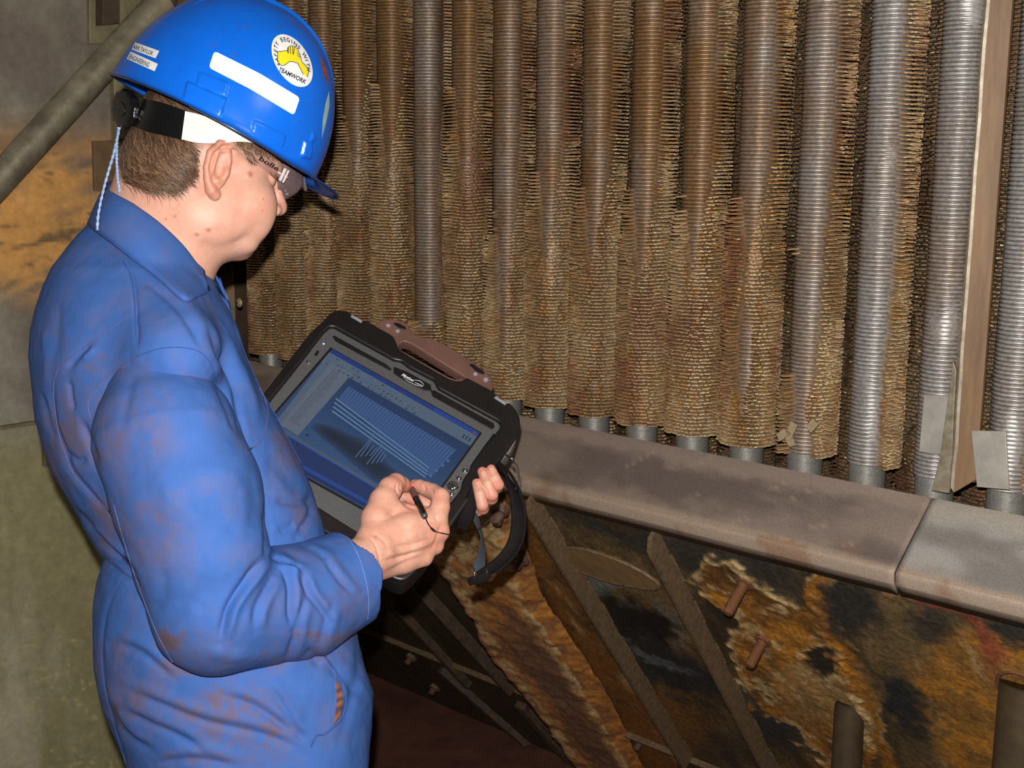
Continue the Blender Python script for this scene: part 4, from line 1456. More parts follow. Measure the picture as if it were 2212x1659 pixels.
text_on(hatdrop, 'ARK TAYLOR', (288, 101), (330, 116), 9, 3.2, MATINK, nl1, .012)
text_on(hatdrop, 'ENGINEERING', (279, 122), (322, 141), 10, 3.2, MATINK, nl2, .012)
text_on(hatdrop, 'TEAMWORK', (602, 149), (661, 178), 9, 3.4, MATINK, st, .026)
arc = MB(); word = 'SAFETY BEGINS WITH'
for k, ch in enumerate(word):
    if ch == ' ': continue
    a = math.radians(200 - 214 * k / (len(word) - 1))
    V, f, w = text_mesh(ch, 1.0, 1.0, 0, .024)
    ctr = sc0 + ex * math.cos(a) * .80 - ey * math.sin(a) * .80
    tx = (ex * math.sin(a) + ey * math.cos(a)) / 56; ny = (ex * math.cos(a) - ey * math.sin(a)) / 56
    hgt_ = 9.2 / .7
    uv = ctr + V[:, :1] * tx * hgt_ + V[:, 1:2] * ny * hgt_
    arc.add(WPX(conform(hatdrop, uv, 3.4)), f)
arc.build('lettering', MATINK, st, smooth=False)
Z = lambda pts: [(180 + x / 3.687, y / 3.687) for x, y in pts]
ar = MB()
for poly in ([(1548, 412), (1612, 402), (1650, 430), (1715, 430), (1735, 480), (1712, 504), (1645, 490), (1602, 520), (1552, 505)], [(1708, 503), (1736, 486), (1792, 556), (1783, 614), (1752, 590)],
             [(1628, 378), (1662, 366), (1700, 384), (1716, 432), (1630, 430)]):
    V, f = fan_patch(hatdrop, Z(poly), 2.6, 3, .5); ar.add(V, f)
ar.build('clasped_hands_print', MATYEL, st, smooth=False)
lnb = MB()
for pl_ in ([(1548, 412), (1552, 505), (1602, 520), (1645, 490), (1712, 504)], [(1548, 412), (1625, 402)], [(1736, 486), (1792, 556), (1783, 614)], [(1708, 503), (1752, 592)],
            [(1632, 372), (1634, 425)], [(1648, 366), (1652, 428)], [(1666, 366), (1670, 432)], [(1684, 372), (1672, 436)], [(1628, 420), (1628, 378), (1662, 364), (1702, 386), (1730, 450), (1738, 488)],
            [(1700, 420), (1730, 440)], [(1704, 440), (1734, 460)]):
    q = smooth_path(np.array(Z(pl_)), 14) if len(pl_) > 2 else np.array(Z(pl_))
    V, f = tube_pts(WPX(conform(hatdrop, q, 3.2)), .0004, 4); lnb.add(V, f)
lnb.build('hand_outlines', MATINK, st, smooth=False, kind='stuff')

# suspension: black ratchet band, white band, knob
MATBLK = pmat('black_plastic', L(14, 14, 15), rough=0.3, bump=0.1, bscale=300)
MATBAND = pmat('white_band', L(216, 214, 204), noise=(L(200, 196, 182), 20, 1.2), rough=0.5)


def band(name, topl, botl, off, th, mat, parent, n=26, m=5, drop=None, curve=0.0, flat_=False):
    t0, b0 = smooth_path(topl, n), smooth_path(botl, n)
    grid = []
    for j in range(m):
        f_ = j / (m - 1); uv = t0 * (1 - f_) + b0 * f_
        T = conform(drop or hdrop, uv, off); T[:, 2] -= curve * math.sin(math.pi * f_)
        grid.append(T)
    Gd = np.array(grid)
    wv = Gd[..., 2].mean(0)
    for _ in range(3): wv = np.convolve(np.r_[wv[0], wv, wv[-1]], [.25, .5, .25], 'valid')
    if flat_: wv = np.poly1d(np.polyfit(np.arange(n), Gd[:3, :, 2].mean(0), 3))(np.arange(n)) - 3; Gd[..., 2] = wv[None] - 2 * np.linspace(0, 1, m)[:, None]
    else: Gd[..., 2] = .35 * Gd[..., 2] + .65 * np.minimum(Gd[..., 2], wv[None])
    V = np.vstack([Gd.reshape(-1, 3), (Gd + np.array([0, 0, th])).reshape(-1, 3)])
    q = grid_faces(m, n); k = m * n
    fc = [tuple(x) for x in q] + [tuple(x[::-1] + k) for x in q]
    per = [j for j in range(n)] + [i * n + n - 1 for i in range(1, m)] + [(m - 1) * n + j for j in range(n - 2, -1, -1)] + [i * n for i in range(m - 2, 0, -1)]
    for a, b in zip(per, per[1:] + per[:1]): fc.append((b, a, a + k, b + k))
    o = mk(name, WPX(V), fc, mat, parent)
    return autosmooth(o, 50)


band('ratchet_band', [(282, 208), (318, 214), (352, 222), (406, 241)], [(282, 270), (318, 284), (352, 292), (396, 303)], 14, 8, MATBLK, hat_root)
band('headband', [(400, 240), (440, 250), (500, 272), (560, 300), (606, 326)], [(392, 301), (430, 309), (478, 309), (520, 306), (560, 312), (604, 330)], 12, 6, MATBAND, hat_root, flat_=True)
kc = np.array([280.0, 236.0, hdrop(300, 240, -60) + 14])
kax = np.array([-.80, -.02, -.60]); kax /= np.linalg.norm(kax)
k1 = np.cross(kax, [0, 1, 0]); k1 /= np.linalg.norm(k1); k2 = np.cross(kax, k1)
Vk = []
kp = [(0, 22), (2, 38), (6, 42), (17, 42), (20, 40), (22, 34), (22, 16), (25, 14), (25, 0.5)]
an = np.linspace(0, 2 * np.pi, 48, endpoint=False)
for h, r in kp:
    for q, a in enumerate(an):
        rr = r * (1 + (.035 if q % 4 < 2 else -.02) * (r > 36))
        Vk.append(kc + kax * h + (k1 * math.cos(a) + k2 * math.sin(a)) * rr)
fk = grid_faces(len(kp), 48, wrap_v=True)
autosmooth(mk('adjusting_knob', WPX(Vk), fk, MATBLK, hat_root), 45)

# ------------------------------------------------------------------ hair: single strands
HAIRM, nt, bs = nt_new('hair'); N_, K_ = nt.nodes.new, nt.links.new
at = N_('ShaderNodeAttribute'); at.attribute_name = 'Col'; K_(at.outputs['Color'], bs.inputs['Base Color']); bs.inputs['Roughness'].default_value = .42
rg = np.random.default_rng(3)
HB = MB()
REG = [([(258, 160), (300, 165), (420, 214), (420, 236), (360, 225), (300, 212), (268, 205)], 900, lambda u, v: (.6, .8), 22, 42),
       ([(246, 255), (290, 270), (340, 285), (400, 300), (418, 306), (408, 322), (392, 342), (374, 362), (345, 380), (300, 386), (262, 376), (246, 330)], 6500,
        lambda u, v: (.22 + .62 * sstep(290, 385, v) + .1 * sstep(330, 420, u), .9 - .55 * sstep(310, 390, v)), 40, 84),
       ([(256, 372), (330, 388), (380, 370), (360, 398), (300, 404), (264, 394)], 420, lambda u, v: (.78, .5), 30, 60),
       ([(506, 298), (560, 312), (604, 332), (600, 340), (556, 330), (526, 322), (512, 312)], 700, lambda u, v: (.5, .75), 10, 22),
       ([(522, 318), (545, 326), (556, 346), (540, 344), (528, 332)], 200, lambda u, v: (.35, .85), 10, 18)]
for poly, cnt, dirf, l0, l1 in REG:
    P = np.array(poly, float); lo, hi = P.min(0), P.max(0); got = 0
    while got < cnt:
        pts = lo + (hi - lo) * rg.random((cnt, 2)); pts = pts[poly_sd(pts, P) < 0]
        for (u, v) in pts:
            if got >= cnt: break
            got += 1
            d = np.array(dirf(u, v)) + rg.normal(0, .07, 2) + .35 * (np.array([fbm(np.array([u * .03, v * .03, 1.0]), 2), fbm(np.array([u * .03, v * .03, 8.0]), 2)]) - .5); d /= np.hypot(*d)
            ln_ = rg.uniform(l0, l1); bendv = rg.normal(0, .25) + .15
            q = []
            for k in range(5):
                s = k / 4; a = bendv * s
                dd = np.array([d[0] * math.cos(a) + d[1] * math.sin(a), d[1] * math.cos(a) - d[0] * math.sin(a)])
                q.append((u, v) + dd * ln_ * s)
            if u < 500 and any(434 < p[0] < 520 and 304 < p[1] < 430 for p in q):
                q = [np.array([u, v]) + (p - np.array([u, v])) * .42 for p in q]
                if q[-1][0] > 440: continue
            w0 = hdrop(u, v, None)
            if w0 is None: continue
            lift = rg.uniform(2, 14)
            T = []
            for k, p in enumerate(q):
                w = hdrop(p[0], p[1], None)
                if w is None: w = w0
                w0 = w; T.append((p[0], p[1], w - lift * (.25 + .75 * math.sin(math.pi * min(1, k / 4 * 1.05)))))
            t_ = rg.random() ** 1.6
            colr = L(56, 40, 30) * (1 - t_) + L(140, 106, 78) * t_
            V, f = tube_pts(WPX(np.array(T)), np.array([.00032, .00036, .00034, .00026, .00008]), 3, cap=False)
            HB.add(V, f, colr)
HB.build('hair', HAIRM, man, kind='stuff')

# ------------------------------------------------------------------ safety glasses
GL, nt, bs = nt_new('lens_smoke'); N_, K_ = nt.nodes.new, nt.links.new
tr = N_('ShaderNodeBsdfTransparent'); tr.inputs[0].default_value = (.68, .6, .59, 1)
gl = N_('ShaderNodeBsdfGlossy'); gl.inputs['Roughness'].default_value = .06
df = N_('ShaderNodeBsdfDiffuse'); df.inputs[0].default_value = lin(L(150, 124, 122))
fr = N_('ShaderNodeFresnel'); fr.inputs[0].default_value = 1.5
m1_ = N_('ShaderNodeMixShader'); m1_.inputs[0].default_value = .42; K_(tr.outputs[0], m1_.inputs[1]); K_(df.outputs[0], m1_.inputs[2])
m2_ = N_('ShaderNodeMixShader'); K_(fr.outputs[0], m2_.inputs[0]); K_(m1_.outputs[0], m2_.inputs[1]); K_(gl.outputs[0], m2_.inputs[2])
K_(m2_.outputs[0], nt.nodes['Material Output'].inputs[0])
MATTEMPLE, nt, bs = nt_new('temple_clear'); N_, K_ = nt.nodes.new, nt.links.new
tr = N_('ShaderNodeBsdfTransparent'); tr.inputs[0].default_value = (.95, .86, .82, 1)
ms = N_('ShaderNodeMixShader'); ms.inputs[0].default_value = .45; K_(tr.outputs[0], ms.inputs[1]); K_(bs.outputs[0], ms.inputs[2]); K_(ms.outputs[0], nt.nodes['Material Output'].inputs[0])
bs.inputs['Base Color'].default_value = lin(L(214, 168, 150)); bs.inputs['Roughness'].default_value = .2
gls = empty('safety_glasses', WPX(np.array([620, 380, hdrop(600, 380, 0)])), 'smoked wraparound safety glasses with lettered clear temple on the man\'s face', 'glasses')
tem = band('temple_arm', [(500, 312), (545, 322), (580, 334), (612, 356)], [(502, 318), (540, 346), (570, 366), (600, 392)], 9, 3, MATTEMPLE, gls, n=24)
text_on(lambda u, v, d=None: hdrop(u, v, d), 'boll\u00e9', (560, 341), (601, 366), 10, 14, pmat('print_black', L(16, 16, 18), rough=.5), tem, .02, shear=.1)
MATCLR = pmat('hinge_clear', L(190, 176, 176), rough=.08, coat=.6)
hb = MB()
for a, b, r in (((617, 364), (604, 391), 4.2), ((624, 368), (611, 395), 3.0), ((600, 372), (622, 384), 2.2)):
    pts = conform(hdrop, [np.array(a) * (1 - t) + np.array(b) * t for t in np.linspace(0, 1, 7)], 15)
    pts[:, 2] = pts[:, 2].mean()
    V, f = tube_pts(WPX(pts), r * SP, 8); hb.add(V, f)
hb.build('hinge', MATCLR, gls)
wl = hdrop(598, 385, 0) - 12
LN = []
t_top = smooth_path([(611, 352), (630, 352), (645, 357), (654, 366)], 20); t_bot = smooth_path([(600, 392), (600, 415), (604, 434), (612, 432)], 20)
for j in range(16):
    s = j / 15
    for i in range(20):
        p = t_top[i] * (1 - s) + t_bot[i] * s
        bul = math.sin(math.pi * s) * (i / 19) ** .8
        p = p + np.array([15.0, 9.0]) * bul
        LN.append((p[0], p[1], wl + 60 * (i / 19) ** 1.6 - 6 * math.sin(math.pi * s)))
ls = mk('lens', WPX(np.array(LN)), grid_faces(16, 20), GL, gls)
sol = ls.modifiers.new('thick', 'SOLIDIFY'); sol.thickness = .0018; sol.offset = 0
nb = np.array([(650, 372, wl + 150), (648, 392, wl + 160), (638, 404, wl + 168), (630, 398, wl + 200)])
# far lens and far temple
LF = [(u, v, wl + 60 + 240 * a - 60 * a * a) for a in np.linspace(0, 1, 10) for (u, v) in [(654 - 34 * a + 8 * s * (1 - a), 366 - 4 * a + (46 - 6 * a) * s) for s in np.linspace(0, 1, 8)]]
ls2 = mk('lens', WPX(np.array(LF)), grid_faces(10, 8), GL, gls)
sol = ls2.modifiers.new('thick', 'SOLIDIFY'); sol.thickness = .0018; sol.offset = 0
V, f = tube_pts(WPX(np.array([H(60, 76, 14), H(20, 80, 12), H(-4, 80, 8)])), .0022, 6)
mk('temple_arm', V, f, MATTEMPLE, gls)
V, f = tube_pts(WPX(np.array([H(112, -7, -4), H(108, 0, 6), H(112, 7, -4)])), .002, 6)
mk('nose_bridge', V, f, MATCLR, gls)
# ------------------------------------------------------------------ coverall
cvf = Field((40, 470, -460), (850, 1800, 430), 4.0)
BASE = 14
torso = [(482, 192, 285, 25, 56), (505, 168, 320, 20, 90), (540, 140, 375, 10, 130), (580, 110, 430, 5, 185), (620, 92, 462, 5, 225), (660, 79, 486, 5, 250), (713, 67, 513, 5, 272), (771, 62, 530, 5, 285), (850, 71, 566, 5, 292),
         (903, 75, 596, 5, 296), (955, 90, 626, 8, 296), (1022, 114, 658, 10, 292), (1080, 150, 680, 12, 286), (1145, 185, 700, 14, 280), (1211, 226, 722, 16, 270), (1250, 262, 735, 18, 250), (1285, 320, 742, 20, 215)]
cvf.loft(torso, math.radians(12), 2.15)
cvf.cone((300, 590, -40), (372, 768, -258), 96, 112, 46)          # near shoulder
cvf.cone((280, 600, 60), (290, 800, 300), 90, 105, 60)            # far shoulder
cvf.cone((330, 640, 20), (340, 600, 10), 120, 110, 40)
# hips, seat and upper legs
hips = [(1175, 236, 735, 20, 235), (1215, 224, 742, 20, 252), (1255, 211, 750, 20, 262), (1307, 203, 760, 20, 270), (1370, 202, 768, 20, 276), (1447, 207, 788, 20, 280), (1496, 214, 803, 20, 280), (1540, 228, 800, 20, 278),
        (1576, 243, 797, 20, 274), (1628, 264, 793, 20, 268), (1700, 290, 792, 20, 262), (1790, 310, 790, 20, 258)]
hip = Field((40, 1160, -460), (850, 1800, 430), 4.0)
hip.loft(hips, math.radians(12), 2.3)
# sleeves
arm = Field((100, 640, -500), (850, 1500, 200), 4.0)
A_ = [(344, 866, -256, 116), (356, 944, -284, 159), (402, 1070, -300, 164), (432, 1200, -305, 150), (462, 1318, -296, 139), (640, 1303, -175, 127), (780, 1238, -75, 101)]
arm.chain(A_, 16)
cax = np.array([140, -65, 74.0]); cax /= np.linalg.norm(cax)
cc0 = np.array([764.0, 1243.0, -86.0])
sl, g = arm.box((700, 1080, -160), (850, 1380, 140))
cut = (g[0] - cc0[0]) * cax[0] + (g[1] - cc0[1]) * cax[1] + (g[2] - cc0[2]) * cax[2]
arm.put(sl, -cut, 8, True)
arm.cone(cc0 - cax * 70, cc0 + cax * 60, 80, 82, 4, True)         # hollow cuff
arm2 = Field((200, 700, 60), (1010, 1200, 520), 5.0)              # far sleeve behind the tablet
arm2.chain([(290, 820, 300, 112), (420, 960, 350, 110), (560, 1075, 345, 96), (760, 1055, 345, 80), (915, 1066, 300, 66)], 14)

# creases: (picture polyline, half width, depth; negative = valley)
CR = []


def cr(pts, w, d): CR.append((smooth_path(np.array(pts, float), 40) if len(pts) > 2 else np.array(pts, float), w, d))


# hips and seat
for p in ([(262, 1482), (310, 1506), (367, 1529), (457, 1561), (548, 1580), (620, 1605), (664, 1630)], [(258, 1529), (331, 1565), (403, 1598), (450, 1630)], [(237, 1503), (258, 1561), (295, 1601), (338, 1626)],
          [(584, 1478), (613, 1529), (635, 1569), (668, 1608)], [(250, 1390), (310, 1412), (380, 1470)], [(330, 1650), (420, 1640), (520, 1655)], [(480, 1500), (560, 1530), (640, 1590)]):
    cr(p, 9, -7); cr([(x - 4, y - 20) for x, y in p], 15, 6)
for p in ([(700, 1425), (740, 1462), (780, 1500), (800, 1520)], [(660, 1400), (700, 1440)], [(780, 1390), (770, 1480), (735, 1590)]): cr(p, 12, -6)
cr([(262, 1250), (230, 1319), (219, 1413), (226, 1485), (244, 1558), (270, 1640)], 5, -4)
# forearm
for p, w, d in (([(573, 1201), (530, 1258), (497, 1305), (483, 1348), (475, 1391)], 9, -13), ([(590, 1214), (613, 1232), (627, 1268), (627, 1312), (631, 1362)], 8, -10), ([(649, 1232), (667, 1279), (692, 1312), (714, 1344)], 8, -9),
                ([(660, 1290), (645, 1334), (638, 1377), (618, 1430)], 8, -7), ([(700, 1205), (736, 1254), (768, 1283)], 7, -6), ([(577, 1196), (620, 1221), (655, 1230)], 6, -9), ([(640, 1170), (690, 1195), (712, 1215)], 8, -5),
                ([(595, 1240), (573, 1279), (555, 1319), (550, 1362)], 10, -8), ([(720, 1300), (700, 1360), (690, 1400)], 9, -5)):
    cr(p, w, d); cr([(x + 15, y + 3) for x, y in p], 11, -d * .7)
cr([(575, 1100), (577, 1160), (574, 1204)], 7, -9)
cr([(600, 1216), (640, 1236), (648, 1232)], 10, 9)
# upper sleeve
for p, w, d in (([(292, 800), (275, 860), (262, 940)], 12, -4), ([(352, 1384), (400, 1345), (430, 1300)], 18, 5), ([(320, 1330), (350, 1290), (352, 1220)], 14, -4), ([(330, 1010), (360, 1060), (380, 1130)], 24, 4),
                ([(459, 801), (490, 880), (515, 940)], 8, -5), ([(540, 1010), (552, 1080), (548, 1150)], 16, -6), ([(430, 1400), (520, 1420), (600, 1410)], 16, 5)): cr(p, w, d)
# back panel
for p, w, d in (([(84, 841), (95, 870), (104, 910), (120, 960)], 6, -6), ([(148, 819), (152, 860), (160, 890)], 6, -7), ([(112, 820), (114, 900), (133, 960), (155, 1020), (205, 1080), (238, 1112)], 7, -8),
                ([(140, 975), (169, 997), (186, 985)], 7, -6), ([(175, 905), (195, 960), (212, 1010)], 8, -9), ([(150, 1088), (196, 1140), (250, 1195), (290, 1235)], 7, -8), ([(190, 1130), (240, 1175), (290, 1210)], 8, 6),
                ([(202, 1160), (250, 1205), (300, 1250)], 6, -7), ([(95, 700), (100, 780), (96, 840)], 9, 5), ([(128, 650), (125, 720), (120, 780)], 10, -4), ([(200, 740), (165, 770), (145, 800)], 8, -8), ([(205, 748), (175, 778)], 8, 6),
                ([(226, 1211), (262, 1240), (305, 1268)], 7, -9)): cr(p, w, d)
# chest and front
for p, w, d in (([(440, 692), (467, 732), (492, 786), (512, 831), (518, 870)], 9, -8), ([(455, 722), (502, 809), (516, 881), (527, 960)], 9, -9), ([(478, 700), (508, 770), (540, 840), (560, 900)], 10, 7),
                ([(300, 600), (360, 640), (410, 700), (440, 760)], 9, -6), ([(262, 556), (282, 590), (292, 640), (296, 766)], 5, -5), ([(330, 590), (400, 650), (470, 740)], 12, 5), ([(578, 980), (630, 1040), (660, 1075)], 20, -5),
                ([(590, 1080), (650, 1085), (680, 1070)], 10, -7), ([(672, 1062), (672, 1110), (640, 1160)], 8, -8), ([(600, 1150), (640, 1130)], 10, -5)): cr(p, w, d)
# small general rumple
def finish(fld, amp, seed, dirt):
    V, Q = fld.mesh()
    V = relax(V, Q, 2, .5)
    N = vnormals(V, Q)
    c = V.mean(0)
    if ((V - c) * N).sum() < 0: Q = Q[:, ::-1].copy(); N = -N
    disp = (fbm(V * .011 + seed, 3) - .5) * amp + (fbm(V * .03 + seed, 3) - .5) * amp * .4
    f = sstep(.15, -.15, N[:, 2])
    vis = f > 0
    dd = np.zeros(len(V))
    uv = V[vis, :2]
    for pts, w, d in CR:
        lo, hi = pts.min(0) - 3 * w, pts.max(0) + 3 * w
        m = (uv[:, 0] > lo[0]) & (uv[:, 0] < hi[0]) & (uv[:, 1] > lo[1]) & (uv[:, 1] < hi[1])
        if not m.any(): continue
        dist, fr = line_d(uv[m], pts)
        tap = np.clip(np.sin(np.pi * np.clip(fr, .04, .96)) * 1.6, 0, 1)
        a = np.where(vis)[0][m]
        dd[a] += d * np.exp(-(dist / w) ** 2) * tap
    V = V + N * (disp + dd * f)[:, None]
    return V, Q


blue, bluel = L(53, 88, 150), L(66, 102, 168)
stain = L(104, 82, 84)
STN = [(215, 930, 60, 120, .5), (300, 930, 90, 110, .45), (370, 1385, 40, 34, 1.0), (480, 1540, 160, 60, .8), (560, 1590, 90, 50, .9), (300, 1520, 90, 90, .5), (420, 1440, 120, 30, .6), (640, 1420, 120, 26, .6), (330, 1150, 90, 120, .35),
       (150, 960, 60, 120, .55), (240, 1130, 70, 70, .55), (640, 960, 50, 60, .5), (650, 1110, 60, 40, .4), (760, 1300, 60, 50, .35), (330, 620, 60, 12, .4), (420, 600, 30, 14, .3), (500, 1640, 140, 30, .7), (260, 1450, 60, 80, .4), (700, 1380, 90, 20, .7), (240, 800, 50, 30, .4)]


def cloth_col(V, seed):
    n1 = fbm(V * .02 + seed, 4); n2 = fbm(V * .09 + seed + 5, 3)
    c = blue + (bluel - blue) * n1[:, None]
    m = np.zeros(len(V))
    for (u, v, a, b, s) in STN:
        d = np.hypot((V[:, 0] - u + (n1 - .5) * 60) / a, (V[:, 1] - v + (n2 - .5) * 60) / b)
        m = np.maximum(m, s * sstep(1.25, .3, d))
    m = m * sstep(.25, .65, n1 * .5 + n2 * .5)
    gen = .22 * sstep(.42, .72, n1)
    return c + (stain - c) * np.clip(m * .95 + gen, 0, .88)[:, None]


CLOTH = pmat('coverall_blue', attr='Col', noise=((0.86, 0.86, 0.88), 1400, 1.2, (1.06, 1.06, 1.06)), rough=0.85, bump=0.22, bscale=2200, spec=.2)
parts = []; CV = []
n0 = 0
for fld, amp, seed in ((cvf, 7, 1), (hip, 8, 2), (arm, 6, 3), (arm2, 6, 4)):
    V, Q = finish(fld, amp, seed, 1)
    parts.append((V, Q))
# legs to the boots, below the picture
for sx, w0 in ((-1, -110), (1, 130)):
    V, f = tube_pts(np.array([(540, 1770, w0), (530, 2050, w0), (510, 2400, w0), (480, 2800, w0), (470, 2990, w0)], float), [170, 150, 115, 98, 92], 28)
    parts.append((V, np.array([x for x in f if len(x) == 4])))
allV, allQ = [], []
for V, Q in parts:
    allV.append(V); allQ.append(Q + n0); n0 += len(V)
CVV, CVQ = np.vstack(allV), np.vstack(allQ)
cover = mk('coverall', WPX(CVV), CVQ, CLOTH, man, col=cloth_col(CVV, 1))
cdrop = Drop(CVV, CVQ)

THREAD = pmat('seam_thread', L(62, 82, 142), noise=(L(92, 84, 116), 300, 1.4), rough=.9)
SEAMC = pmat('seam_fold', L(36, 70, 138), noise=(L(48, 76, 136), 200, 1.4), rough=.9)


def seam(pts, r=1.2, mat=SEAMC, lift=.4, name='seam', n=None):
    p = smooth_path(np.array(pts, float), n or max(12, len(pts) * 10))
    T = conform(cdrop, p, lift)
    w = T[:, 2].copy()
    for _ in range(2): w = np.convolve(np.r_[w[0], w, w[-1]], [.25, .5, .25], 'valid')
    T[:, 2] = np.minimum(T[:, 2], w)
    V, f = tube_pts(WPX(T), r * .75 * SP, 6)
    return mk(name, V, f, mat, cover)


seam([(263, 560), (282, 595), (290, 645), (293, 710), (298, 769)], 1.8)
seam([(298, 769), (270, 787), (240, 806), (218, 826), (196, 856), (190, 878), (196, 905)], 2.0, THREAD)
seam([(298, 769), (330, 757), (361, 751), (397, 751), (433, 761), (455, 787), (470, 830)], 1.6)
seam([(290, 676), (252, 700), (202, 736), (151, 772), (124, 800), (116, 845), (124, 920), (136, 965), (160, 1025), (205, 1076), (240, 1108)], 1.7, THREAD)
seam([(246, 1090), (262, 1150), (285, 1224), (312, 1300), (340, 1370), (372, 1430)], 1.6, THREAD)
seam([(260, 1250), (232, 1310), (220, 1400), (226, 1480), (245, 1560), (272, 1650)], 1.6)
seam([(560, 838), (572, 862), (579, 892), (572, 931), (556, 960), (533, 973)], 2.2, THREAD)
seam([(734, 1141), (758, 1170), (778, 1210), (792, 1262), (797, 1305), (794, 1338)], .8, pmat('stitch_pale', L(112, 132, 190), rough=.9), .3)
seam([(700, 1420), (716, 1436), (724, 1460), (726, 1500), (724, 1540), (718, 1569)], 1.6, THREAD)
seam([(702, 1418), (722, 1446), (743, 1482), (748, 1514), (738, 1551), (719, 1571), (700, 1586), (683, 1590), (671, 1614)], 2.8)
seam([(475, 600), (500, 680), (530, 765), (566, 846), (600, 905), (650, 1000)], 1.5)
# plaid lining that shows in the open slit of the side pocket
SLIT = [(724, 1468), (735, 1478), (742, 1500), (741, 1530), (733, 1552), (720, 1566), (723, 1545), (726, 1515)]
V, f = fan_patch(cdrop, SLIT, 1.4, 4)
LINING, nt, bs = nt_new('plaid_lining'); N_, K_ = nt.nodes.new, nt.links.new
tc = N_('ShaderNodeTexCoord'); wv1 = N_('ShaderNodeTexWave'); wv1.bands_direction = 'Z'; wv1.inputs['Scale'].default_value = 26; wv1.inputs['Distortion'].default_value = 9
K_(tc.outputs['Object'], wv1.inputs[0]); rp = N_('ShaderNodeValToRGB'); K_(wv1.outputs[0], rp.inputs[0])
rp.color_ramp.elements[0].color = lin(L(66, 56, 70)); rp.color_ramp.elements[1].color = lin(L(142, 84, 60)); K_(rp.outputs[0], bs.inputs['Base Color']); bs.inputs['Roughness'].default_value = .9
mk('pocket_lining', V, f, LINING, cover, label='orange plaid lining in the pocket slit')

# collar: a turned-down band with a stand, stations from the far front round the nape to the near front tip
ST = [  # top/inner edge, roll, outer edge
    ((452, 582, 60), (462, 590, 56), (494, 652, 40)),
    ((400, 500, 170), (405, 500, 180), (420, 560, 185)),
    ((330, 430, 190), (330, 425, 205), (330, 500, 220)),
    ((262, 402, 130), (246, 398, 140), (216, 488, 165)),
    ((248, 404, 40), (224, 410, 44), (190, 484, 50)),
    ((262, 424, -50), (240, 426, -64), (207, 498, -84)),
    ((300, 452, -98), (280, 452, -124), (245, 526, -150)),
    ((348, 488, -116), (334, 490, -142), (296, 566, -190)),
    ((396, 534, -112), (386, 538, -140), (340, 600, -196)),
    ((424, 572, -96), (420, 578, -124), (396, 649, -172)),
    ((434, 582, -84), (432, 588, -112), (424, 641, -158)),
    ((441, 590, -76), (441, 596, -100), (453, 629, -132))]
S3 = np.array(ST, float)
P0, P1, P2 = (smooth_path(S3[:, k], 90) for k in range(3))
rowsC = []
for t in np.linspace(0, 1, 4): rowsC.append(P0 * (1 - t) + P1 * t + np.array([0, -7, 0]) * math.sin(math.pi * t))
for t in np.linspace(0, 1, 9)[1:]:
    q = P1 * (1 - t) + P2 * t + np.array([0, -4, -10]) * math.sin(math.pi * t)
    rowsC.append(q)
CG = np.array(rowsC)
for j in range(CG.shape[0]):                # lie on the shoulders, never inside them
    for i in range(CG.shape[1]):
        if j > 5 and i > 30:
            w = cdrop(CG[j, i, 0], CG[j, i, 1], None)
            if w is not None and CG[j, i, 2] > w - 7: CG[j, i, 2] = w - 7
CG[..., 2] += (fbm(CG * .03, 3) - .5) * 6
cq = grid_faces(CG.shape[0], CG.shape[1])
COLV = CG.reshape(-1, 3)
co_ = mk('collar', WPX(COLV), cq, CLOTH, cover, col=cloth_col(COLV, 6))
sol = co_.modifiers.new('thick', 'SOLIDIFY'); sol.thickness = .003; sol.offset = 0
edge = CG[-1][28:]
V, f = tube_pts(WPX(edge - np.array([0, 0, 2])), .0011, 6); mk('collar_edge', V, f, SEAMC, cover)
# far lapel and facing on the front opening
LAP = [[(449, 584, 40), (470, 628, 34), (494, 654, 30), (496, 694, 26)], [(442, 590, 0), (455, 640, -14), (474, 668, -10), (500, 735, 10)], [(440, 612, -40), (446, 660, -52), (462, 700, -44), (490, 770, -20)]]
LG = np.array([smooth_path(np.array(x, float), 24) for x in LAP])
LG = np.array([[LG[0, i] * (1 - t) + LG[2, i] * t if False else (LG[0, i] * (1 - 2 * t) + LG[1, i] * 2 * t if t < .5 else LG[1, i] * (2 - 2 * t) + LG[2, i] * (2 * t - 1)) for i in range(24)] for t in np.linspace(0, 1, 9)])
lv = LG.reshape(-1, 3)
lo_ = mk('lapel', WPX(lv), grid_faces(9, 24), CLOTH, cover, col=cloth_col(lv, 8))
sol = lo_.modifiers.new('thick', 'SOLIDIFY'); sol.thickness = .003; sol.offset = 0
V, f = tube_pts(WPX(np.array([(436, 632, -120), (440, 642, -118)], float)), [.0022, .0016], 8)
tag(mk('ear_plug', V, f, MATORA), 'small orange plug end peeping out under the collar tip', 'ear plug')

# boots
BOOT = pmat('boot_black', L(30, 28, 26), rough=.5)
for w0 in (-110, 130):
    bf = Field((380, 2860, w0 - 130), (860, 3130, w0 + 130), 9.0)
    bf.cone((470, 2900, w0), (480, 3050, w0), 92, 84); bf.cone((480, 3050, w0), (720, 3062, w0 + 40), 76, 62, 40)
    V, Q = bf.mesh()
    W = WPX(V); W[:, 2] = np.maximum(W[:, 2], 0.0)
    mk('boot', W, Q[:, ::-1].copy(), BOOT, man)

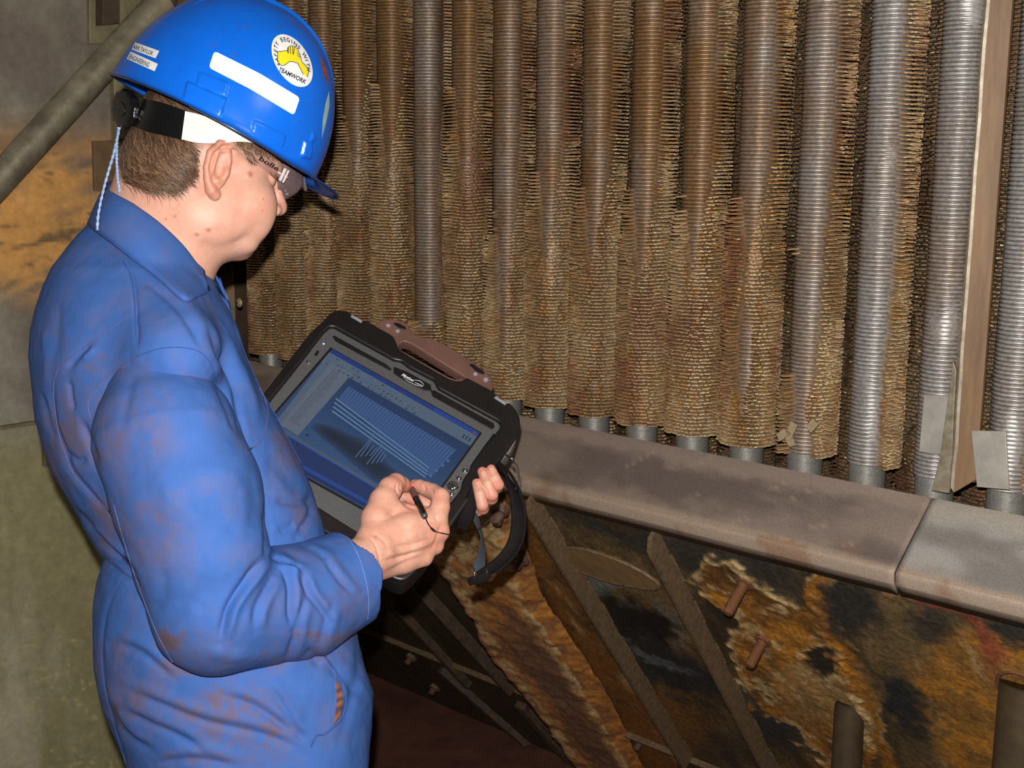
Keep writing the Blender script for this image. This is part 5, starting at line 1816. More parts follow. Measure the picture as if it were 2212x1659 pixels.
# blue cord hanging from the hat to the collar
CORD = pmat('cord_blue', L(92, 124, 176), noise=(L(176, 196, 220), 900, 1.8), rough=.8)
cords = empty('hat_cord', WPX(np.array([212, 490, -90])), 'thin blue braided cord looped from the hat knob down to the collar', 'cord')
for pts in ([(258, 276, -30), (246, 330, -60), (226, 400, -95), (213, 460, -118), (210, 497, -118)], [(256, 276, -20), (252, 320, -40), (253, 370, -60), (258, 418, -80)]):
    P = smooth_path(np.array(pts, float), 60)
    mb = MB()
    for ph_ in (0, math.pi):
        a = np.arange(60) * .9 + ph_
        V, f = tube_pts(WPX(P + np.stack([np.cos(a) * 1.6, 0 * a, np.sin(a) * 1.6], -1)), .0011, 5); mb.add(V, f)
    mb.build('strand', CORD, cords)
# ------------------------------------------------------------------ hands
rh = Field((680, 990, -200), (1000, 1320, 170), 1.7)
K = 9
rh.chain([(700, 1262, -140, 50), (770, 1218, -92, 50), (806, 1196, -66, 50)], 10)
for c in ([(806, 1168, -60, 38), (880, 1140, -26, 33), (942, 1122, 0, 25)], [(812, 1190, -60, 40), (885, 1164, -24, 33), (948, 1148, 4, 24)], [(814, 1214, -52, 36), (880, 1190, -18, 30), (938, 1178, 10, 21)], [(812, 1226, -50, 30), (870, 1213, -26, 25), (916, 1204, -4, 20)]):
    rh.chain(c, 12)
rh.chain([(806, 1160, -56, 32), (812, 1120, -34, 31), (828, 1082, -8, 29), (843, 1056, 14, 25), (855, 1043, 34, 21)], 9)         # thumb to the knuckle
rh.chain([(855, 1043, 34, 20.5), (868, 1046, 54, 17), (881, 1051, 74, 12.5)], 4)
rh.chain([(828, 1100, -16, 24), (872, 1108, -8, 20), (915, 1112, 0, 19)], 14)                                                    # web
rh.chain([(943, 1122, 0, 24), (950, 1096, 10, 21.5), (951, 1074, 22, 21)], 5)                                                  # index
rh.chain([(951, 1074, 22, 20.5), (936, 1062, 44, 17.5), (921, 1056, 60, 16.5)], 2)
rh.chain([(921, 1056, 60, 16), (906, 1050, 74, 14.5), (896, 1047, 84, 12)], 2)
rh.chain([(948, 1148, 4, 22), (944, 1116, 58, 18), (938, 1098, 72, 17), (905, 1084, 84, 16), (878, 1076, 92, 14), (862, 1072, 94, 13)], 3)           # middle
rh.chain([(938, 1178, 10, 20), (930, 1150, 46, 16), (900, 1136, 52, 14), (876, 1132, 44, 12)], 3)                               # ring
rh.chain([(916, 1204, -4, 18), (912, 1184, 40, 13), (890, 1170, 40, 12), (868, 1166, 32, 11)], 3)                                # little
RV, RQ = rh.mesh(); RV = relax(RV, RQ, 2, .5); RN = vnormals(RV, RQ)
if ((RV - RV.mean(0)) * RN).sum() < 0: RQ = RQ[:, ::-1].copy(); RN = -RN
dd = np.zeros(len(RV)); fz = sstep(.2, -.2, RN[:, 2]); uv = RV[:, :2]
for pts, w, d in (([(826, 1196), (870, 1192), (905, 1182), (936, 1170)], 6, 3.2), ([(828, 1212), (868, 1202), (900, 1192)], 4, -2.5), ([(836, 1226), (870, 1208), (910, 1194)], 5, 3.0), ([(846, 1182), (890, 1176), (925, 1164)], 5, -2.2),
                  ([(860, 1172), (905, 1152), (940, 1138)], 7, 1.5), ([(862, 1070), (856, 1056), (858, 1042)], 2.5, -2.6), ([(868, 1066), (863, 1052), (866, 1040)], 2, -1.6), ([(915, 1045), (918, 1056), (914, 1066)], 1.8, -1.6),
                  ([(926, 1048), (934, 1060), (936, 1072)], 2.2, -1.8), ([(930, 1078), (926, 1090), (915, 1098)], 3, -3), ([(868, 1080), (880, 1092), (900, 1100)], 4, -3.5), ([(800, 1150), (830, 1170), (840, 1200)], 5, -1.6), ([(792, 1156), (812, 1180), (822, 1220)], 3, -1.6),
                  ([(946, 1128), (940, 1112), (945, 1100)], 3, -1.5), ([(952, 1134), (944, 1160), (930, 1190)], 4, -2.0)):
    dist, fr = line_d(uv, smooth_path(np.array(pts, float), 24)); dd += d * np.exp(-(dist / w) ** 2) * np.clip(np.sin(np.pi * np.clip(fr, .06, .94)) * 1.8, 0, 1)
dd += (fbm(RV * .35, 3) - .5) * .5
RV = RV + RN * (dd * fz)[:, None]


def hand_col(V, N):
    n1 = fbm(V * .05 + 3, 4)
    c = skin_base * 1.0 + (skin_red - skin_base) * (sstep(.42, .66, n1) * .32)[:, None]
    return c


rc = hand_col(RV, RN)
for (u, v, r, s) in ((893, 1047, 16, .5), (880, 1052, 14, .35), (950, 1075, 18, .4), (948, 1148, 22, .4), (936, 1178, 20, .35), (890, 1085, 22, .45), (855, 1040, 16, .3), (811, 1160, 4, .8), (850, 1191, 3, .7)):
    rc = rc + (L(190, 104, 88) - rc) * (np.exp(-(((RV[:, 0] - u) ** 2 + (RV[:, 1] - v) ** 2) / r ** 2)) * s)[:, None]
BODY.append((RV, RQ, rc))

lh = Field((930, 980, 80), (1110, 1150, 350), 1.6)
lh.chain([(900, 1064, 310, 48), (960, 1074, 296, 46), (1004, 1082, 270, 36)], 8)
lh.chain([(1061, 1013, 126, 10), (1070, 1034, 112, 12.2), (1076, 1047, 116, 12.8)], 1.5); lh.chain([(1076, 1047, 116, 12.8), (1074, 1052, 132, 13), (1058, 1066, 220, 15), (1006, 1072, 262, 22)], 2)
lh.chain([(1042, 1019, 126, 11), (1054, 1046, 106, 12.6), (1063, 1069, 106, 13)], 1.5); lh.chain([(1063, 1069, 106, 13), (1062, 1076, 124, 14), (1046, 1085, 220, 16), (1004, 1084, 258, 22)], 2)
lh.chain([(1030, 1044, 118, 10.8), (1037, 1068, 98, 12.6), (1042, 1091, 98, 13)], 1.5); lh.chain([(1042, 1091, 98, 13), (1043, 1098, 114, 13.5), (1032, 1100, 215, 15), (1000, 1096, 255, 20)], 2)
lh.chain([(1028, 1082, 126, 8.5), (1032, 1098, 120, 9.5), (1034, 1105, 130, 10), (1022, 1108, 215, 12), (994, 1104, 255, 18)], 1.5)
lh.chain([(985, 1050, 280, 20), (1005, 1026, 276, 16), (1020, 1008, 272, 13)], 6)
LV, LQ = lh.mesh(); LV = relax(LV, LQ, 2, .5); LN_ = vnormals(LV, LQ)
if ((LV - LV.mean(0)) * LN_).sum() < 0: LQ = LQ[:, ::-1].copy(); LN_ = -LN_
dd = np.zeros(len(LV)); fz = sstep(.3, -.2, LN_[:, 2]); uv = LV[:, :2]
for a, b in (((1060, 1034), (1080, 1027)), ((1062, 1038), (1082, 1031)), ((1043, 1048), (1064, 1041)), ((1045, 1052), (1066, 1045)), ((1026, 1070), (1048, 1064)), ((1028, 1074), (1049, 1068))):
    dist, fr = line_d(uv, np.array([a, b], float)); dd -= .7 * np.exp(-(dist / 1.6) ** 2)
LV = LV + LN_ * (dd * fz)[:, None]
lc = hand_col(LV, LN_)
for (u, v) in ((1060, 1008), (1041, 1013), (1029, 1038), (1078, 1050), (1064, 1076), (1043, 1100)):
    lc = lc + (L(196, 104, 90) - lc) * (np.exp(-(((LV[:, 0] - u) ** 2 + (LV[:, 1] - v) ** 2) / 14 ** 2)) * .5)[:, None]
BODY.append((LV, LQ, lc))
ldrop = Drop(LV, LQ)
NAIL = pmat('fingernail', L(208, 152, 134), rough=.3, spec=.5)
NAILS = [[(1056, 1010), (1069, 1008), (1071, 1018), (1064, 1025), (1058, 1021)], [(1038, 1018), (1049, 1014), (1053, 1026), (1046, 1032), (1041, 1028)], [(1026, 1041), (1035, 1036), (1042, 1048), (1040, 1055), (1033, 1055)]]
# ------------------------------------------------------------------ rugged tablet computer
TN = np.array([-0.1444267, 0.59093415, 0.79368619]); TN /= np.linalg.norm(TN)
T0 = np.array([-0.251, -0.048, 1.781])


def tp(px, c=0.0):
    """picture point on the screen plane raised c metres towards the viewer"""
    return onplane(np.asarray(px, float).reshape(-1, 2), T0 - TN * c, TN)


_a, _b = tp([(718, 756)])[0], tp([(1036, 937)])[0]
TE1 = (_b - _a) / np.linalg.norm(_b - _a); TE2 = np.cross(TN, TE1); TE3 = -TN
TE2 = TE2 if TE2 @ (tp([(537, 963)])[0] - _a) > 0 else -TE2
TO = _a


def ab(px, c=0.0):
    q = tp(px, c) - (TO + TE3 * c)
    return np.stack([q @ TE1, q @ TE2], -1)


def Tl(a, b, c):
    return C2W(TO + np.asarray(a)[..., None] * TE1 + np.asarray(b)[..., None] * TE2 + np.asarray(c)[..., None] * TE3)


tab = empty('tablet', Tl(np.array(.12), np.array(.24), np.array(-.02)), 'rugged black tablet computer with brown carry handle held in the man\'s hands', 'tablet')


def plate2d(name, loops, c0, c1, bev, mat, parent, sm=40):
    """flat piece with holes: loops in tablet (a, b) metres, between heights c0 and c1"""
    cu = bpy.data.curves.new(name, 'CURVE'); cu.dimensions = '2D'; cu.fill_mode = 'BOTH'
    cu.extrude = max(1e-5, (c1 - c0) / 2 - bev); cu.bevel_depth = bev; cu.bevel_resolution = 2 if bev else 0; cu.offset = -bev
    for lp in loops:
        sp = cu.splines.new('POLY'); sp.points.add(len(lp) - 1)
        for i, p in enumerate(lp): sp.points[i].co = (p[0], p[1], 0, 1)
        sp.use_cyclic_u = True
    o = bpy.data.objects.new(name, cu); COL.objects.link(o)
    dg = bpy.context.evaluated_depsgraph_get(); dg.update()
    me = bpy.data.meshes.new_from_object(o.evaluated_get(dg))
    V = np.array([v.co[:] for v in me.vertices]); Fc = [tuple(p.vertices) for p in me.polygons]
    bpy.data.objects.remove(o); bpy.data.curves.remove(cu); bpy.data.meshes.remove(me)
    W = Tl(V[:, 0], V[:, 1], V[:, 2] + (c0 + c1) / 2)
    return autosmooth(mk(name, W, Fc, mat, parent), sm)


MATCASE = pmat('case_black', L(17, 15, 15), noise=(L(28, 22, 21), 18, 1.4), rough=.4, bump=.2, bscale=1400)
MATBEZ = pmat('bezel_grey', L(74, 74, 74), noise=(L(86, 86, 86), 400, 1.2), rough=.5, metal=.2)
MATHAN = pmat('handle_brown', L(104, 72, 62), noise=(L(88, 62, 54), 30, 1.3), rough=.5, bump=.1, bscale=600)
MATGREY = pmat('clip_grey', L(132, 132, 140), rough=.45)
MATCHR = pmat('chrome', L(220, 220, 225), rough=.12, metal=1.0)
outer = [(668, 726), (698, 699), (714, 681), (728, 675), (748, 677), (758, 683), (757, 690), (780, 702), (787, 698), (793, 700), (849, 731), (855, 744), (861, 760), (876, 770), (966, 822), (983, 829), (1000, 827), (1006, 820), (1061, 849), (1071, 857), (1067, 865), (1090, 879), (1098, 874), (1110, 886), (1121, 904),
         (1123, 922), (1117, 946), (1100, 972), (1078, 1002), (1040, 1050), (1004, 1100), (960, 1160), (915, 1220), (889, 1248), (872, 1260), (850, 1256), (812, 1228), (760, 1192), (680, 1140), (600, 1088), (510, 1030), (488, 1008), (484, 985), (500, 955), (560, 868), (610, 802)]
inner = [(713, 711), (722, 712), (838, 776), (850, 783), (866, 785), (882, 798), (938, 827), (944, 843), (956, 850), (1074, 914), (1081, 923), (1076, 933), (1040, 974), (1016, 1008), (1012, 1022), (998, 1042), (994, 1062), (985, 1074), (935, 1138), (878, 1212), (866, 1214), (690, 1102), (520, 992), (514, 980), (560, 900), (640, 800), (700, 722)]
oab = round_poly(ab(outer), .006, 4); iab = round_poly(ab(inner), .004, 4)
plate2d('case_shell', [oab], -.036, -.0005, .006, MATCASE, tab)
plate2d('case_rim', [oab, iab[::-1]], -.003, .007, .0028, MATCASE, tab)
plate2d('bezel', [round_poly(ab(inner), .004, 4)], -.001, .0012, 0, MATBEZ, tab)
plate2d('bezel_strip', [ab([(718, 729), (722, 727), (836, 790), (846, 800), (842, 803), (725, 739)])], .0012, .0026, .0005, MATCASE, tab)
plate2d('bezel_strip', [ab([(930, 846), (938, 845), (1066, 916), (1068, 924), (1062, 930), (934, 858)])], .0012, .0026, .0005, MATCASE, tab)
plate2d('fingerprint_slot', [round_poly(ab([(1040, 972), (1066, 938), (1071, 941), (1046, 976)]), .001)], .0012, .0022, .0003, pmat('gloss_black', L(14, 14, 16), rough=.12), tab)
hand_o = [(806, 712), (815, 699), (832, 693), (852, 693), (873, 699), (884, 709), (887, 721), (910, 733), (931, 733), (960, 747), (1003, 773), (1032, 793), (1049, 808), (1061, 819), (1065, 837), (1061, 852), (1030, 850), (1000, 832), (997, 826), (983, 829), (966, 822), (873, 769), (858, 760), (852, 742), (830, 728)]
hand_i = [(860, 757), (862, 747), (873, 741), (888, 747), (991, 811), (1004, 819), (998, 826), (983, 826), (968, 819), (876, 766)]
hp = plate2d('carry_handle', [round_poly(ab(hand_o, -.008), .004, 4), round_poly(ab(hand_i, -.008), .003, 4)[::-1]], -.022, -.003, .0022, MATHAN, tab)
for pl_ in ([(849, 698), (858, 697), (876, 706), (878, 713), (862, 708)], [(1013, 787), (1020, 785), (1046, 803), (1046, 810), (1030, 803)], [(832, 701), (840, 699), (845, 704), (838, 708)], [(853, 713), (861, 711), (865, 716), (857, 720)], [(1021, 806), (1029, 803), (1033, 810), (1025, 813)], [(1043, 818), (1051, 815), (1056, 821), (1048, 827)]):
    plate2d('handle_recess', [round_poly(ab(pl_, -.002), .002, 3)], -.0030, -.0016, .0003, MATGREY if len(pl_) == 4 else MATCASE, hp)
for pl_ in ([(757, 690), (760, 687), (782, 699), (780, 705)], [(1066, 866), (1069, 862), (1092, 876), (1090, 882)]):
    plate2d('corner_clip', [ab(pl_)], -.002, .008, .001, MATGREY, tab)
plate2d('rubber_bumper', [round_poly(ab([(1076, 996), (1084, 982), (1098, 972), (1114, 945), (1112, 962), (1100, 985), (1082, 1003)], -.01), .002)], -.03, .001, .002, pmat('bumper_grey', L(104, 98, 98), rough=.45), tab)
plate2d('side_rail', [round_poly(ab([(1016, 1066), (1024, 1062), (966, 1150), (930, 1196), (922, 1196)], .004), .001)], .004, .0095, .0015, pmat('rail_black', L(46, 44, 44), rough=.3), tab)


def button(px, r, h, mat, name='button'):
    c = ab([px])[0]
    p = np.linspace(0, np.pi / 2, 7); k = 22
    prof = [(r * 1.25, 0), (r * 1.25, h * .35), (r * 1.05, h * .45), (r * 1.0, h * .3)] + [(r * .95 * math.cos(t), h * (.3 + .7 * math.sin(t))) for t in p[:-1]] + [(1e-5, h)]
    an = np.linspace(0, 2 * np.pi, k, endpoint=False)
    V = np.vstack([Tl(c[0] + rr * np.cos(an), c[1] + rr * np.sin(an), np.full(k, .0012 + hh)) for rr, hh in prof])
    return autosmooth(mk(name, V, grid_faces(len(prof), k, wrap_v=True), mat, tab), 50)


for px, r in (((1004, 1018), 5.5), ((991, 1035), 5.2), ((978, 1052), 10.5), ((976, 1068), 4.2)): button(px, r * .0006, .003, MATCHR)
button((666, 784), 3.4 * .00064, .0025, MATCHR, 'power_button')
plate2d('sensor_window', [round_poly(ab([(678, 768), (685, 758), (690, 761), (684, 771)]), .0006)], .0012, .0018, .0002, MATCASE, tab)
LED, nt, bs = nt_new('led_blue'); bs.inputs['Emission Color'].default_value = (.08, .25, 1, 1); bs.inputs['Emission Strength'].default_value = 2.0
button((699, 744), 1.5 * .00064, .0012, LED, 'indicator_light')
V, f, w = text_mesh('Motion', 1.0, 1.0, .25, .02)
A0, A1 = ab([(868, 811)])[0], ab([(893, 824)])[0]
d = A1 - A0; nn_ = np.array([d[1], -d[0]]) / np.linalg.norm(d)
MATLOGO = pmat('logo_white', L(216, 216, 220), rough=.4)


def tablet_text(body, p0, p1, hh, mat, parent, shear=0, bold=.01):
    V, f, w = text_mesh(body, 1.0, 1.0, shear, bold)
    A0, A1 = ab([p0])[0], ab([p1])[0]; d = A1 - A0; n_ = np.array([d[1], -d[0]]) / np.linalg.norm(d)
    P = (A0 + A1) / 2 + V[:, :1] / w * d + V[:, 1:2] * n_ * hh / .7
    return mk('lettering', Tl(P[:, 0], P[:, 1], np.full(len(P), .0036)), f, mat, parent, smooth=False)


plate2d('logo_plate', [ab([(850, 795), (880, 806), (930, 834), (932, 846), (915, 846), (870, 822), (850, 808)])], .0012, .0034, .0006, MATCASE, tab)
tablet_text('Motion', (868, 812), (893, 826), .0048, MATLOGO, tab, .2, .02)
tablet_text('computing', (896, 829), (912, 836.5), .0022, MATLOGO, tab, .1, .01)
sw = MB()
for pts in ([(871, 818), (880, 826), (896, 834), (913, 839)], [(894, 824), (906, 826), (914, 833), (914, 838)]):
    q = smooth_path(np.array(pts, float), 16); a_ = ab(q)
    V, f = tube_pts(Tl(a_[:, 0], a_[:, 1], np.full(len(a_), .0036)), .0004 * np.sin(np.linspace(.4, 2.8, 16)), 5); sw.add(V, f)
sw.build('logo_swoosh', MATLOGO, tab)

# the lit screen: flat picture elements on a glass panel
SCR, nt, bs = nt_new('screen_lit'); N_, K_ = nt.nodes.new, nt.links.new
at = N_('ShaderNodeAttribute'); at.attribute_name = 'Col'; K_(at.outputs['Color'], bs.inputs['Emission Color']); bs.inputs['Emission Strength'].default_value = .8
bs.inputs['Base Color'].default_value = (.012, .016, .022, 1); bs.inputs['Roughness'].default_value = .22
SQ = [(718, 756), (1036, 937), (881, 1152), (537, 963)]
scr = plate2d('screen', [ab([(714, 752), (1041, 937), (882, 1158), (531, 964)])], .0008, .0020, 0, MATCASE, tab)
Y = lambda *pts: [(540 + x / 3.456, 640 + y / 3.456) for x, y in pts]
img = MB(); lev = [.0021]


def poly(px, col, n=1):
    a_ = ab(px); lev[0] += .000012
    img.add(Tl(a_[:, 0], a_[:, 1], np.full(len(a_), lev[0])), [tuple(range(len(a_)))[::-1]], L(*col))


def line(p, q, wd, col):
    p, q = np.array(p, float), np.array(q, float); d = (q - p) / (np.linalg.norm(q - p) + 1e-9); n_ = np.array([-d[1], d[0]]) * wd / 2
    poly([p + n_, q + n_, q - n_, p - n_], col)


def bil(s, t):
    P = np.array(SQ, float)
    return P[0] * (1 - s) * (1 - t) + P[1] * s * (1 - t) + P[2] * s * t + P[3] * (1 - s) * t


def quad(s0, s1, t0, t1, col): poly([bil(s0, t0), bil(s1, t0), bil(s1, t1), bil(s0, t1)], col)


quad(0, 1, 0, 1, (38, 62, 98))
for k in range(24):                                              # view background, lighter towards the lower left
    t = k / 24
    quad(.02, 1, .13 + .70 * t, .13 + .70 * (t + 1 / 24) + .002, (24 + 26 * t, 44 + 34 * t, 82 + 34 * t))
quad(0, 1, 0, .035, (18, 42, 112)); quad(.7, 1, 0, .03, (20, 56, 146)); quad(.965, .985, .006, .03, (104, 52, 62))
quad(0, 1, .035, .135, (80, 94, 112))
poly(Y((590, 505), (762, 585), (358, 1048), (215, 960), (430, 690)), (92, 100, 114))
poly(Y((560, 470), (610, 500), (240, 950), (205, 930)), (80, 92, 110))
for r_, t in ((0, .055), (1, .095), (2, .125)):
    for s in np.arange(.03, .62 if r_ else .5, .028):
        if random.random() < .8: quad(s, s + .010, t - .006, t + .007, random.choice([(40, 60, 100), (50, 90, 150), (60, 72, 90), (30, 40, 60), (96, 104, 118)]))
for s in (.93, .95, .97): quad(s, s + .01, .075, .11, (30, 44, 70))
pp, qq = np.array(Y((635, 548))[0]), np.array(Y((288, 948))[0])
for k in range(46):
    a = pp + (qq - pp) * k / 46
    line(a, a + (qq - pp) / 120, 2.0, (34, 38, 46)); line(a + np.array([3, 1.6]), a + np.array([3, 1.6]) + np.array([18, 10]) * random.uniform(.5, 1), .8, (58, 66, 80))
PL = np.array(Y((470, 985), (520, 970), (620, 995), (740, 1050), (880, 1112), (960, 1170), (1020, 1270), (1100, 1340), (1030, 1410), (930, 1380), (780, 1260), (640, 1140), (540, 1060)))
for k in range(9):                                              # soft dark plume in nested layers
    s = k / 8; c_ = PL.mean(0); ax_ = np.array([.80, .60]); q = PL - c_
    al_ = (q @ ax_)[:, None] * ax_; pe_ = q - al_
    poly(smooth_path(c_ + al_ * (1.04 - .30 * s) + pe_ * (1.15 - .75 * s), 40, True), (34 - 22 * s, 52 - 34 * s, 86 - 50 * s))
poly(Y((410, 1050), (432, 1035), (440, 1060)), (20, 30, 50))
a0, a1, b1, b0 = [np.array(x) for x in Y((738, 688), (1530, 1165), (1335, 1370), (662, 782))]
poly([a0, a0 + np.array([18, -5]), a1, b1, b0], (24, 42, 82))
for k in range(74):
    t = k / 73; p = a0 + (a1 - a0) * t; q = b0 + (b1 - b0) * t
    kk = np.array([0, -1.0]) * (k % 2)
    line(p + kk, q, 1.7, (56, 88, 140)); line(p + kk + np.array([.8, .5]), q + np.array([.8, .5]), .7, (82, 114, 164))
for k in range(26):
    t = k / 25; p = a0 + (a1 - a0) * (.02 + .9 * t) + np.array([8, -6]); line(p, p + np.array([-9, 11]), .8, (40, 66, 112))
for (x0, y0, x1, y1) in ((640, 785, 1332, 1300), (630, 815, 1326, 1330), (622, 846, 1318, 1352), (612, 877, 1308, 1372)):
    p, q = Y((x0, y0), (x1, y1)); line(p, q, 5.2, (36, 58, 96)); line(p, q, 3.8, (70, 100, 142)); line(np.array(p) - [.4, .8], np.array(q) - [.4, .8], 1.3, (106, 136, 172))
for (x0, y0, x1, y1) in ((940, 1035, 785, 1222), (905, 1100, 822, 1218), (925, 1130, 858, 1216), (945, 1150, 892, 1214), (1000, 1108, 868, 1275), (985, 1160, 905, 1270), (1000, 1180, 940, 1266), (1015, 1200, 972, 1262)):
    p, q = Y((x0, y0), (x1, y1)); line(p, q, 2.6, (40, 62, 100)); line(p, q, 1.5, (84, 112, 150))
for x, y in ((1475, 1250), (1435, 1285), (1387, 1322), (1345, 1360)):
    c = np.array(Y((x, y))[0]); poly([c + 3.4 * np.array([math.cos(t), math.sin(t)]) for t in np.linspace(0, 2 * np.pi, 12, endpoint=False)], (66, 94, 136)); line(c + [-1, -1], c + [.4, -1], 1.2, (120, 146, 180))
B0, B1 = np.array(Y((268, 1035))[0]), np.array(Y((960, 1450))[0])
poly([B0, B0 + (B1 - B0) * 1.25, bil(1, 1), bil(0, 1)], (16, 34, 84))
line(B0, B0 + (B1 - B0) * 1.2, 5, (74, 82, 92)); line(B0 + np.array([-1, 4]), B0 + (B1 - B0) * 1.2 + np.array([-1, 4]), 3, (30, 76, 156))
for k in range(9):
    o_ = np.array([-5.2, 6.4]) * (k * .55 + 1.3); line(B0 + o_ + (B1 - B0) * .0, B0 + (B1 - B0) * 1.1 + o_ * (.96 if k < 8 else .9), .8, (30, 50, 104))
for k in range(26):
    c = B0 + (B1 - B0) * (k / 22); line(c + np.array([-7, 8]), c + np.array([-31, 38]), .7, (28, 46, 98))
quad(0, 1, .945, .975, (24, 60, 140)); quad(0, 1, .975, 1, (14, 30, 80))
img.build('screen_image', SCR, scr, smooth=False)

# stylus, its cord, hand strap
sty = empty('stylus', WPX(np.array([880, 1036, 112.0])), 'short black stylus held between the man\'s thumb and index finger', 'stylus')
SA, SB = np.array([917, 1114, -62.0]), np.array([881, 1038, 110.0])
Pst = lambda t: SA + (SB - SA) * t
V, f = tube_pts(WPX(np.array([Pst(t) for t in (.0, .02, .45, .48)])), np.array([6.6, 7.4, 7.4, 7.0]) * SP, 16); mk('barrel', V, f, pmat('stylus_black', L(16, 14, 15), rough=.2), sty)
V, f = tube_pts(WPX(np.array([Pst(t) for t in (.47, .5, .85, .93, .97, 1.0)])), np.array([7.2, 7.6, 7.2, 5, 2, 1]) * SP, 16); mk('grip', V, f, MATHAN, sty)
V, f = dome_pts(WPX(Pst(-.005)), (WPX(SA) - WPX(SB)) / np.linalg.norm(WPX(SA) - WPX(SB)), 6.8 * SP, 6.5 * SP, 18, 6); mk('end_cap', V, f, pmat('cap_grey', L(66, 70, 68), rough=.3), sty)
MATCORD = pmat('cord_black', L(18, 16, 15), rough=.5)
cp_ = smooth_path(np.array([(919, 1118, -64), (924, 1130, -54), (932, 1141, -40), (941, 1148, -30), (956, 1152, -26), (985, 1157, 0), (1005, 1155, 30), (1022, 1150, 60), (1040, 1138, 80), (1058, 1122, 90), (1072, 1108, 95), (1080, 1103, 100), (1088, 1106, 100), (1092, 1090, 105),
                           (1104, 1075, 110), (1116, 1050, 115), (1121, 1028, 120), (1118, 1010, 126), (1110, 998, 132), (1104, 990, 138), (1092, 981, 150)], float), 120)
V, f = tube_pts(WPX(cp_), 1.3 * SP, 7)
cord = mk('tether', V, f, MATCORD, sty, label='thin black cord')
V, f = tube_pts(WPX(np.array([(1104, 989, 138), (1108, 995, 134), (1110, 999, 132)], float)), 3 * SP, 10); mk('ferrule', V, f, MATCHR, cord)
V, f = tube_pts(WPX(np.array([(932, 1141, -40), (936, 1145, -36), (940, 1148, -31)], float)), 2.4 * SP, 8); mk('knot', V, f, MATCORD, cord)

MATSTRAP = pmat('strap_padded', L(15, 13, 14), noise=(L(26, 21, 21), 60, 1.4), rough=.8, bump=.4, bscale=1500, spec=.12)
MATWEB, nt, bs = nt_new('strap_webbing'); N_, K_ = nt.nodes.new, nt.links.new
tc = N_('ShaderNodeTexCoord'); wv = N_('ShaderNodeTexWave'); wv.inputs['Scale'].default_value = 330; wv.bands_direction = 'Z'; K_(tc.outputs['Object'], wv.inputs[0])
rp = N_('ShaderNodeValToRGB'); K_(wv.outputs[0], rp.inputs[0]); rp.color_ramp.elements[0].color = lin(L(14, 14, 17)); rp.color_ramp.elements[1].color = lin(L(58, 62, 74)); K_(rp.outputs[0], bs.inputs['Base Color']); bs.inputs['Roughness'].default_value = .8
hs = part_empty('hand_strap', WPX(np.array([1035, 1250, 100])), tab, 'black padded hand strap')


def strap(name, pts, sides, wid, th, mat):
    P = smooth_path(np.array(pts, float), 50); S_ = smooth_path(np.array(sides, float), 50); S_ /= np.linalg.norm(S_, axis=1)[:, None]
    T = np.gradient(P, axis=0); T /= np.linalg.norm(T, axis=1)[:, None]
    S_ = S_ - T * (S_ * T).sum(1)[:, None]; S_ /= np.linalg.norm(S_, axis=1)[:, None]
    Nn = np.cross(S_, T)
    w = np.interp(np.linspace(0, 1, 50), np.linspace(0, 1, len(wid)), wid)
    V, f = ribbon_pts(P, S_, Nn, w, th)
    return autosmooth(mk(name, WPX(V), f, mat, hs), 60)


strap('padded_loop', [(1076, 1008, 170), (1095, 1030, 140), (1112, 1068, 110), (1120, 1115, 96), (1115, 1160, 90), (1095, 1198, 88), (1064, 1226, 88), (1034, 1244, 92)],
      [(-.3, .4, .9), (.6, -.3, .7), (.85, -.2, .5), (.95, 0, .35), (.85, .35, .4), (.6, .7, .4), (.4, .8, .5), (.3, .6, .7)], [24, 28, 32, 34, 32, 28, 26, 24], 9, MATSTRAP)
e_ = smooth_path(np.array([(1082, 1003, 165), (1104, 1026, 130), (1124, 1066, 100), (1134, 1115, 84), (1129, 1166, 78), (1107, 1206, 76), (1072, 1237, 78)], float), 50)
V, f = tube_pts(WPX(e_), 3.6 * SP, 8); mk('edge_piping', V, f, MATSTRAP, hs)
strap('webbing', [(1022, 1104, 120), (1034, 1138, 108), (1041, 1160, 104), (1042, 1185, 100), (1037, 1214, 98), (1033, 1238, 96)], [(.8, -.3, .5), (.6, -.2, .8), (.25, 0, 1), (.35, 0, .9), (.8, .1, .5), (1, .1, .2)], [16, 18, 18, 20, 26, 30], 3, MATWEB)
strap('padded_end', [(1024, 1062, 110), (1016, 1090, 104), (1006, 1120, 104), (998, 1140, 112)], [(.9, .35, .2), (.9, .35, .2), (.9, .4, .2), (.9, .4, .2)], [22, 30, 34, 26], 10, MATSTRAP)
strap('strap_tail', [(1058, 1238, 84), (1040, 1250, 82), (1022, 1254, 84), (1012, 1258, 90)], [(.2, .9, .3), (.1, .95, .3), (0, 1, .2), (0, 1, .2)], [22, 22, 20, 16], 6, MATSTRAP)
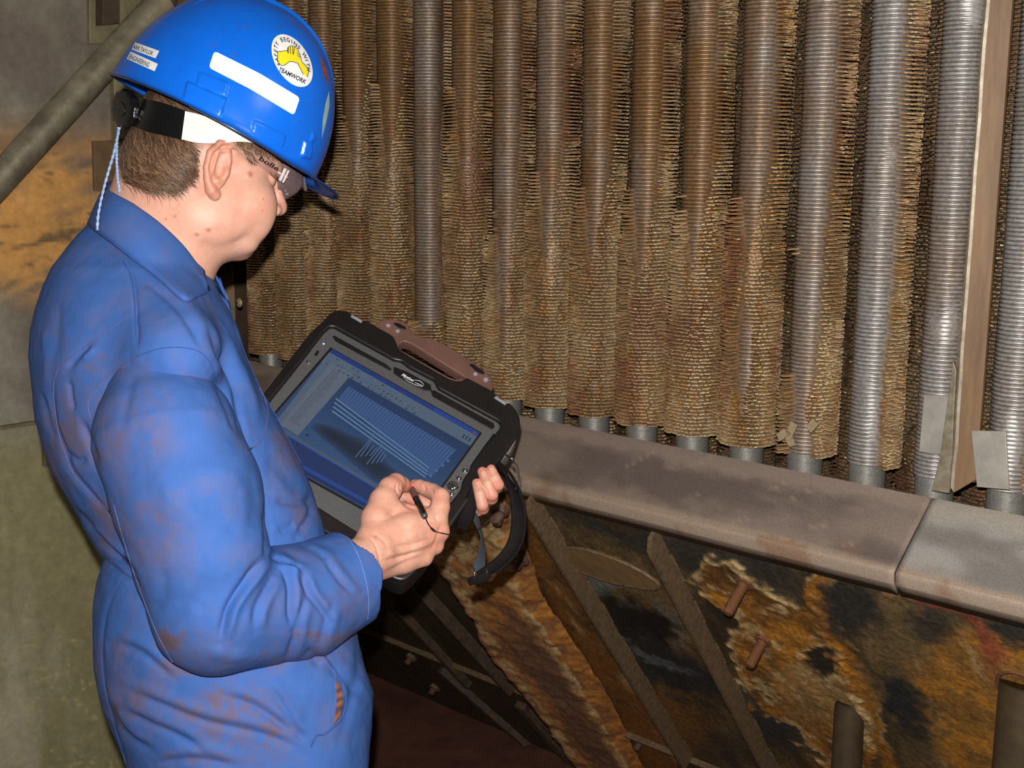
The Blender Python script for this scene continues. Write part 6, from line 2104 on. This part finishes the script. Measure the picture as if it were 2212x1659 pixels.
for a, b in (((1023, 1226, 84), (1024, 1250, 80)), ((1048, 1222, 80), (1052, 1246, 76))):
    V, f = tube_pts(WPX(np.array([a, ((a[0] + b[0]) / 2 + 2, (a[1] + b[1]) / 2, a[2] - 3), b], float)), 1.6 * SP, 8); mk('buckle_bar', V, f, MATCHR if a[0] < 1030 else MATCASE, hs)
SKIN = pmat('skin', attr='Col', noise=((0.9, 0.86, 0.84), 220, 1.2), rough=0.5, bump=0.12, bscale=900, sss=0.12, spec=.4)
bv, bq, bc, n0 = [], [], [], 0
def bridge(p_from, ia, ib, path, rad):
    """hidden upper body: a limb inside the clothes that joins two skin pieces"""
    V, f = tube_pts(np.array(path, float), rad, 12, cap=False)
    BODY.append((V, np.array(f), np.tile(skin_base, (len(V), 1))))
    return len(BODY) - 1
b1 = bridge(0, 0, 1, [(330, 600, 0), (340, 720, -150), (372, 860, -262), (420, 1080, -298), (452, 1280, -290), (560, 1300, -230), (690, 1266, -148)], [90, 70, 60, 58, 52, 48, 40])
b2 = bridge(0, 0, 2, [(330, 600, 20), (310, 720, 180), (330, 860, 310), (440, 980, 340), (560, 1070, 340), (740, 1062, 335), (890, 1064, 312)], [90, 70, 60, 52, 48, 44, 38])
for V_, Q_, C_ in BODY:
    bv.append(V_); bq.append(Q_ + n0); bc.append(C_); n0 += len(V_)
BS = np.cumsum([0] + [len(x[0]) for x in BODY])
extra = []
for bi, ends in ((b1, (0, 1)), (b2, (0, 2))):
    for piece, ring in ((ends[0], 0), (ends[1], len(BODY[bi][0]) // 12 - 1)):
        for k in range(12):
            a, b = ring * 12 + k, ring * 12 + (k + 1) % 12
            d = np.linalg.norm(BODY[piece][0] - BODY[bi][0][a], axis=1); i1 = int(d.argmin())
            d = np.linalg.norm(BODY[piece][0] - BODY[bi][0][b], axis=1); i2 = int(d.argmin())
            if i1 != i2: extra.append((BS[bi] + a, BS[bi] + b, BS[piece] + i2, BS[piece] + i1))
bq.append(np.array(extra))
mk('body', WPX(np.vstack(bv)), np.vstack(bq), SKIN, man, col=np.vstack(bc))
bd = [o for o in man.children if o.name.startswith('body')][0]
OFF[bd.name] = OFF[man.name]
for k, pl_ in enumerate(NAILS):
    V, f = fan_patch(ldrop, round_poly(pl_, 5, 5), .7, 4)
    autosmooth(mk('fingernail', V, f, NAIL, bd), 60)
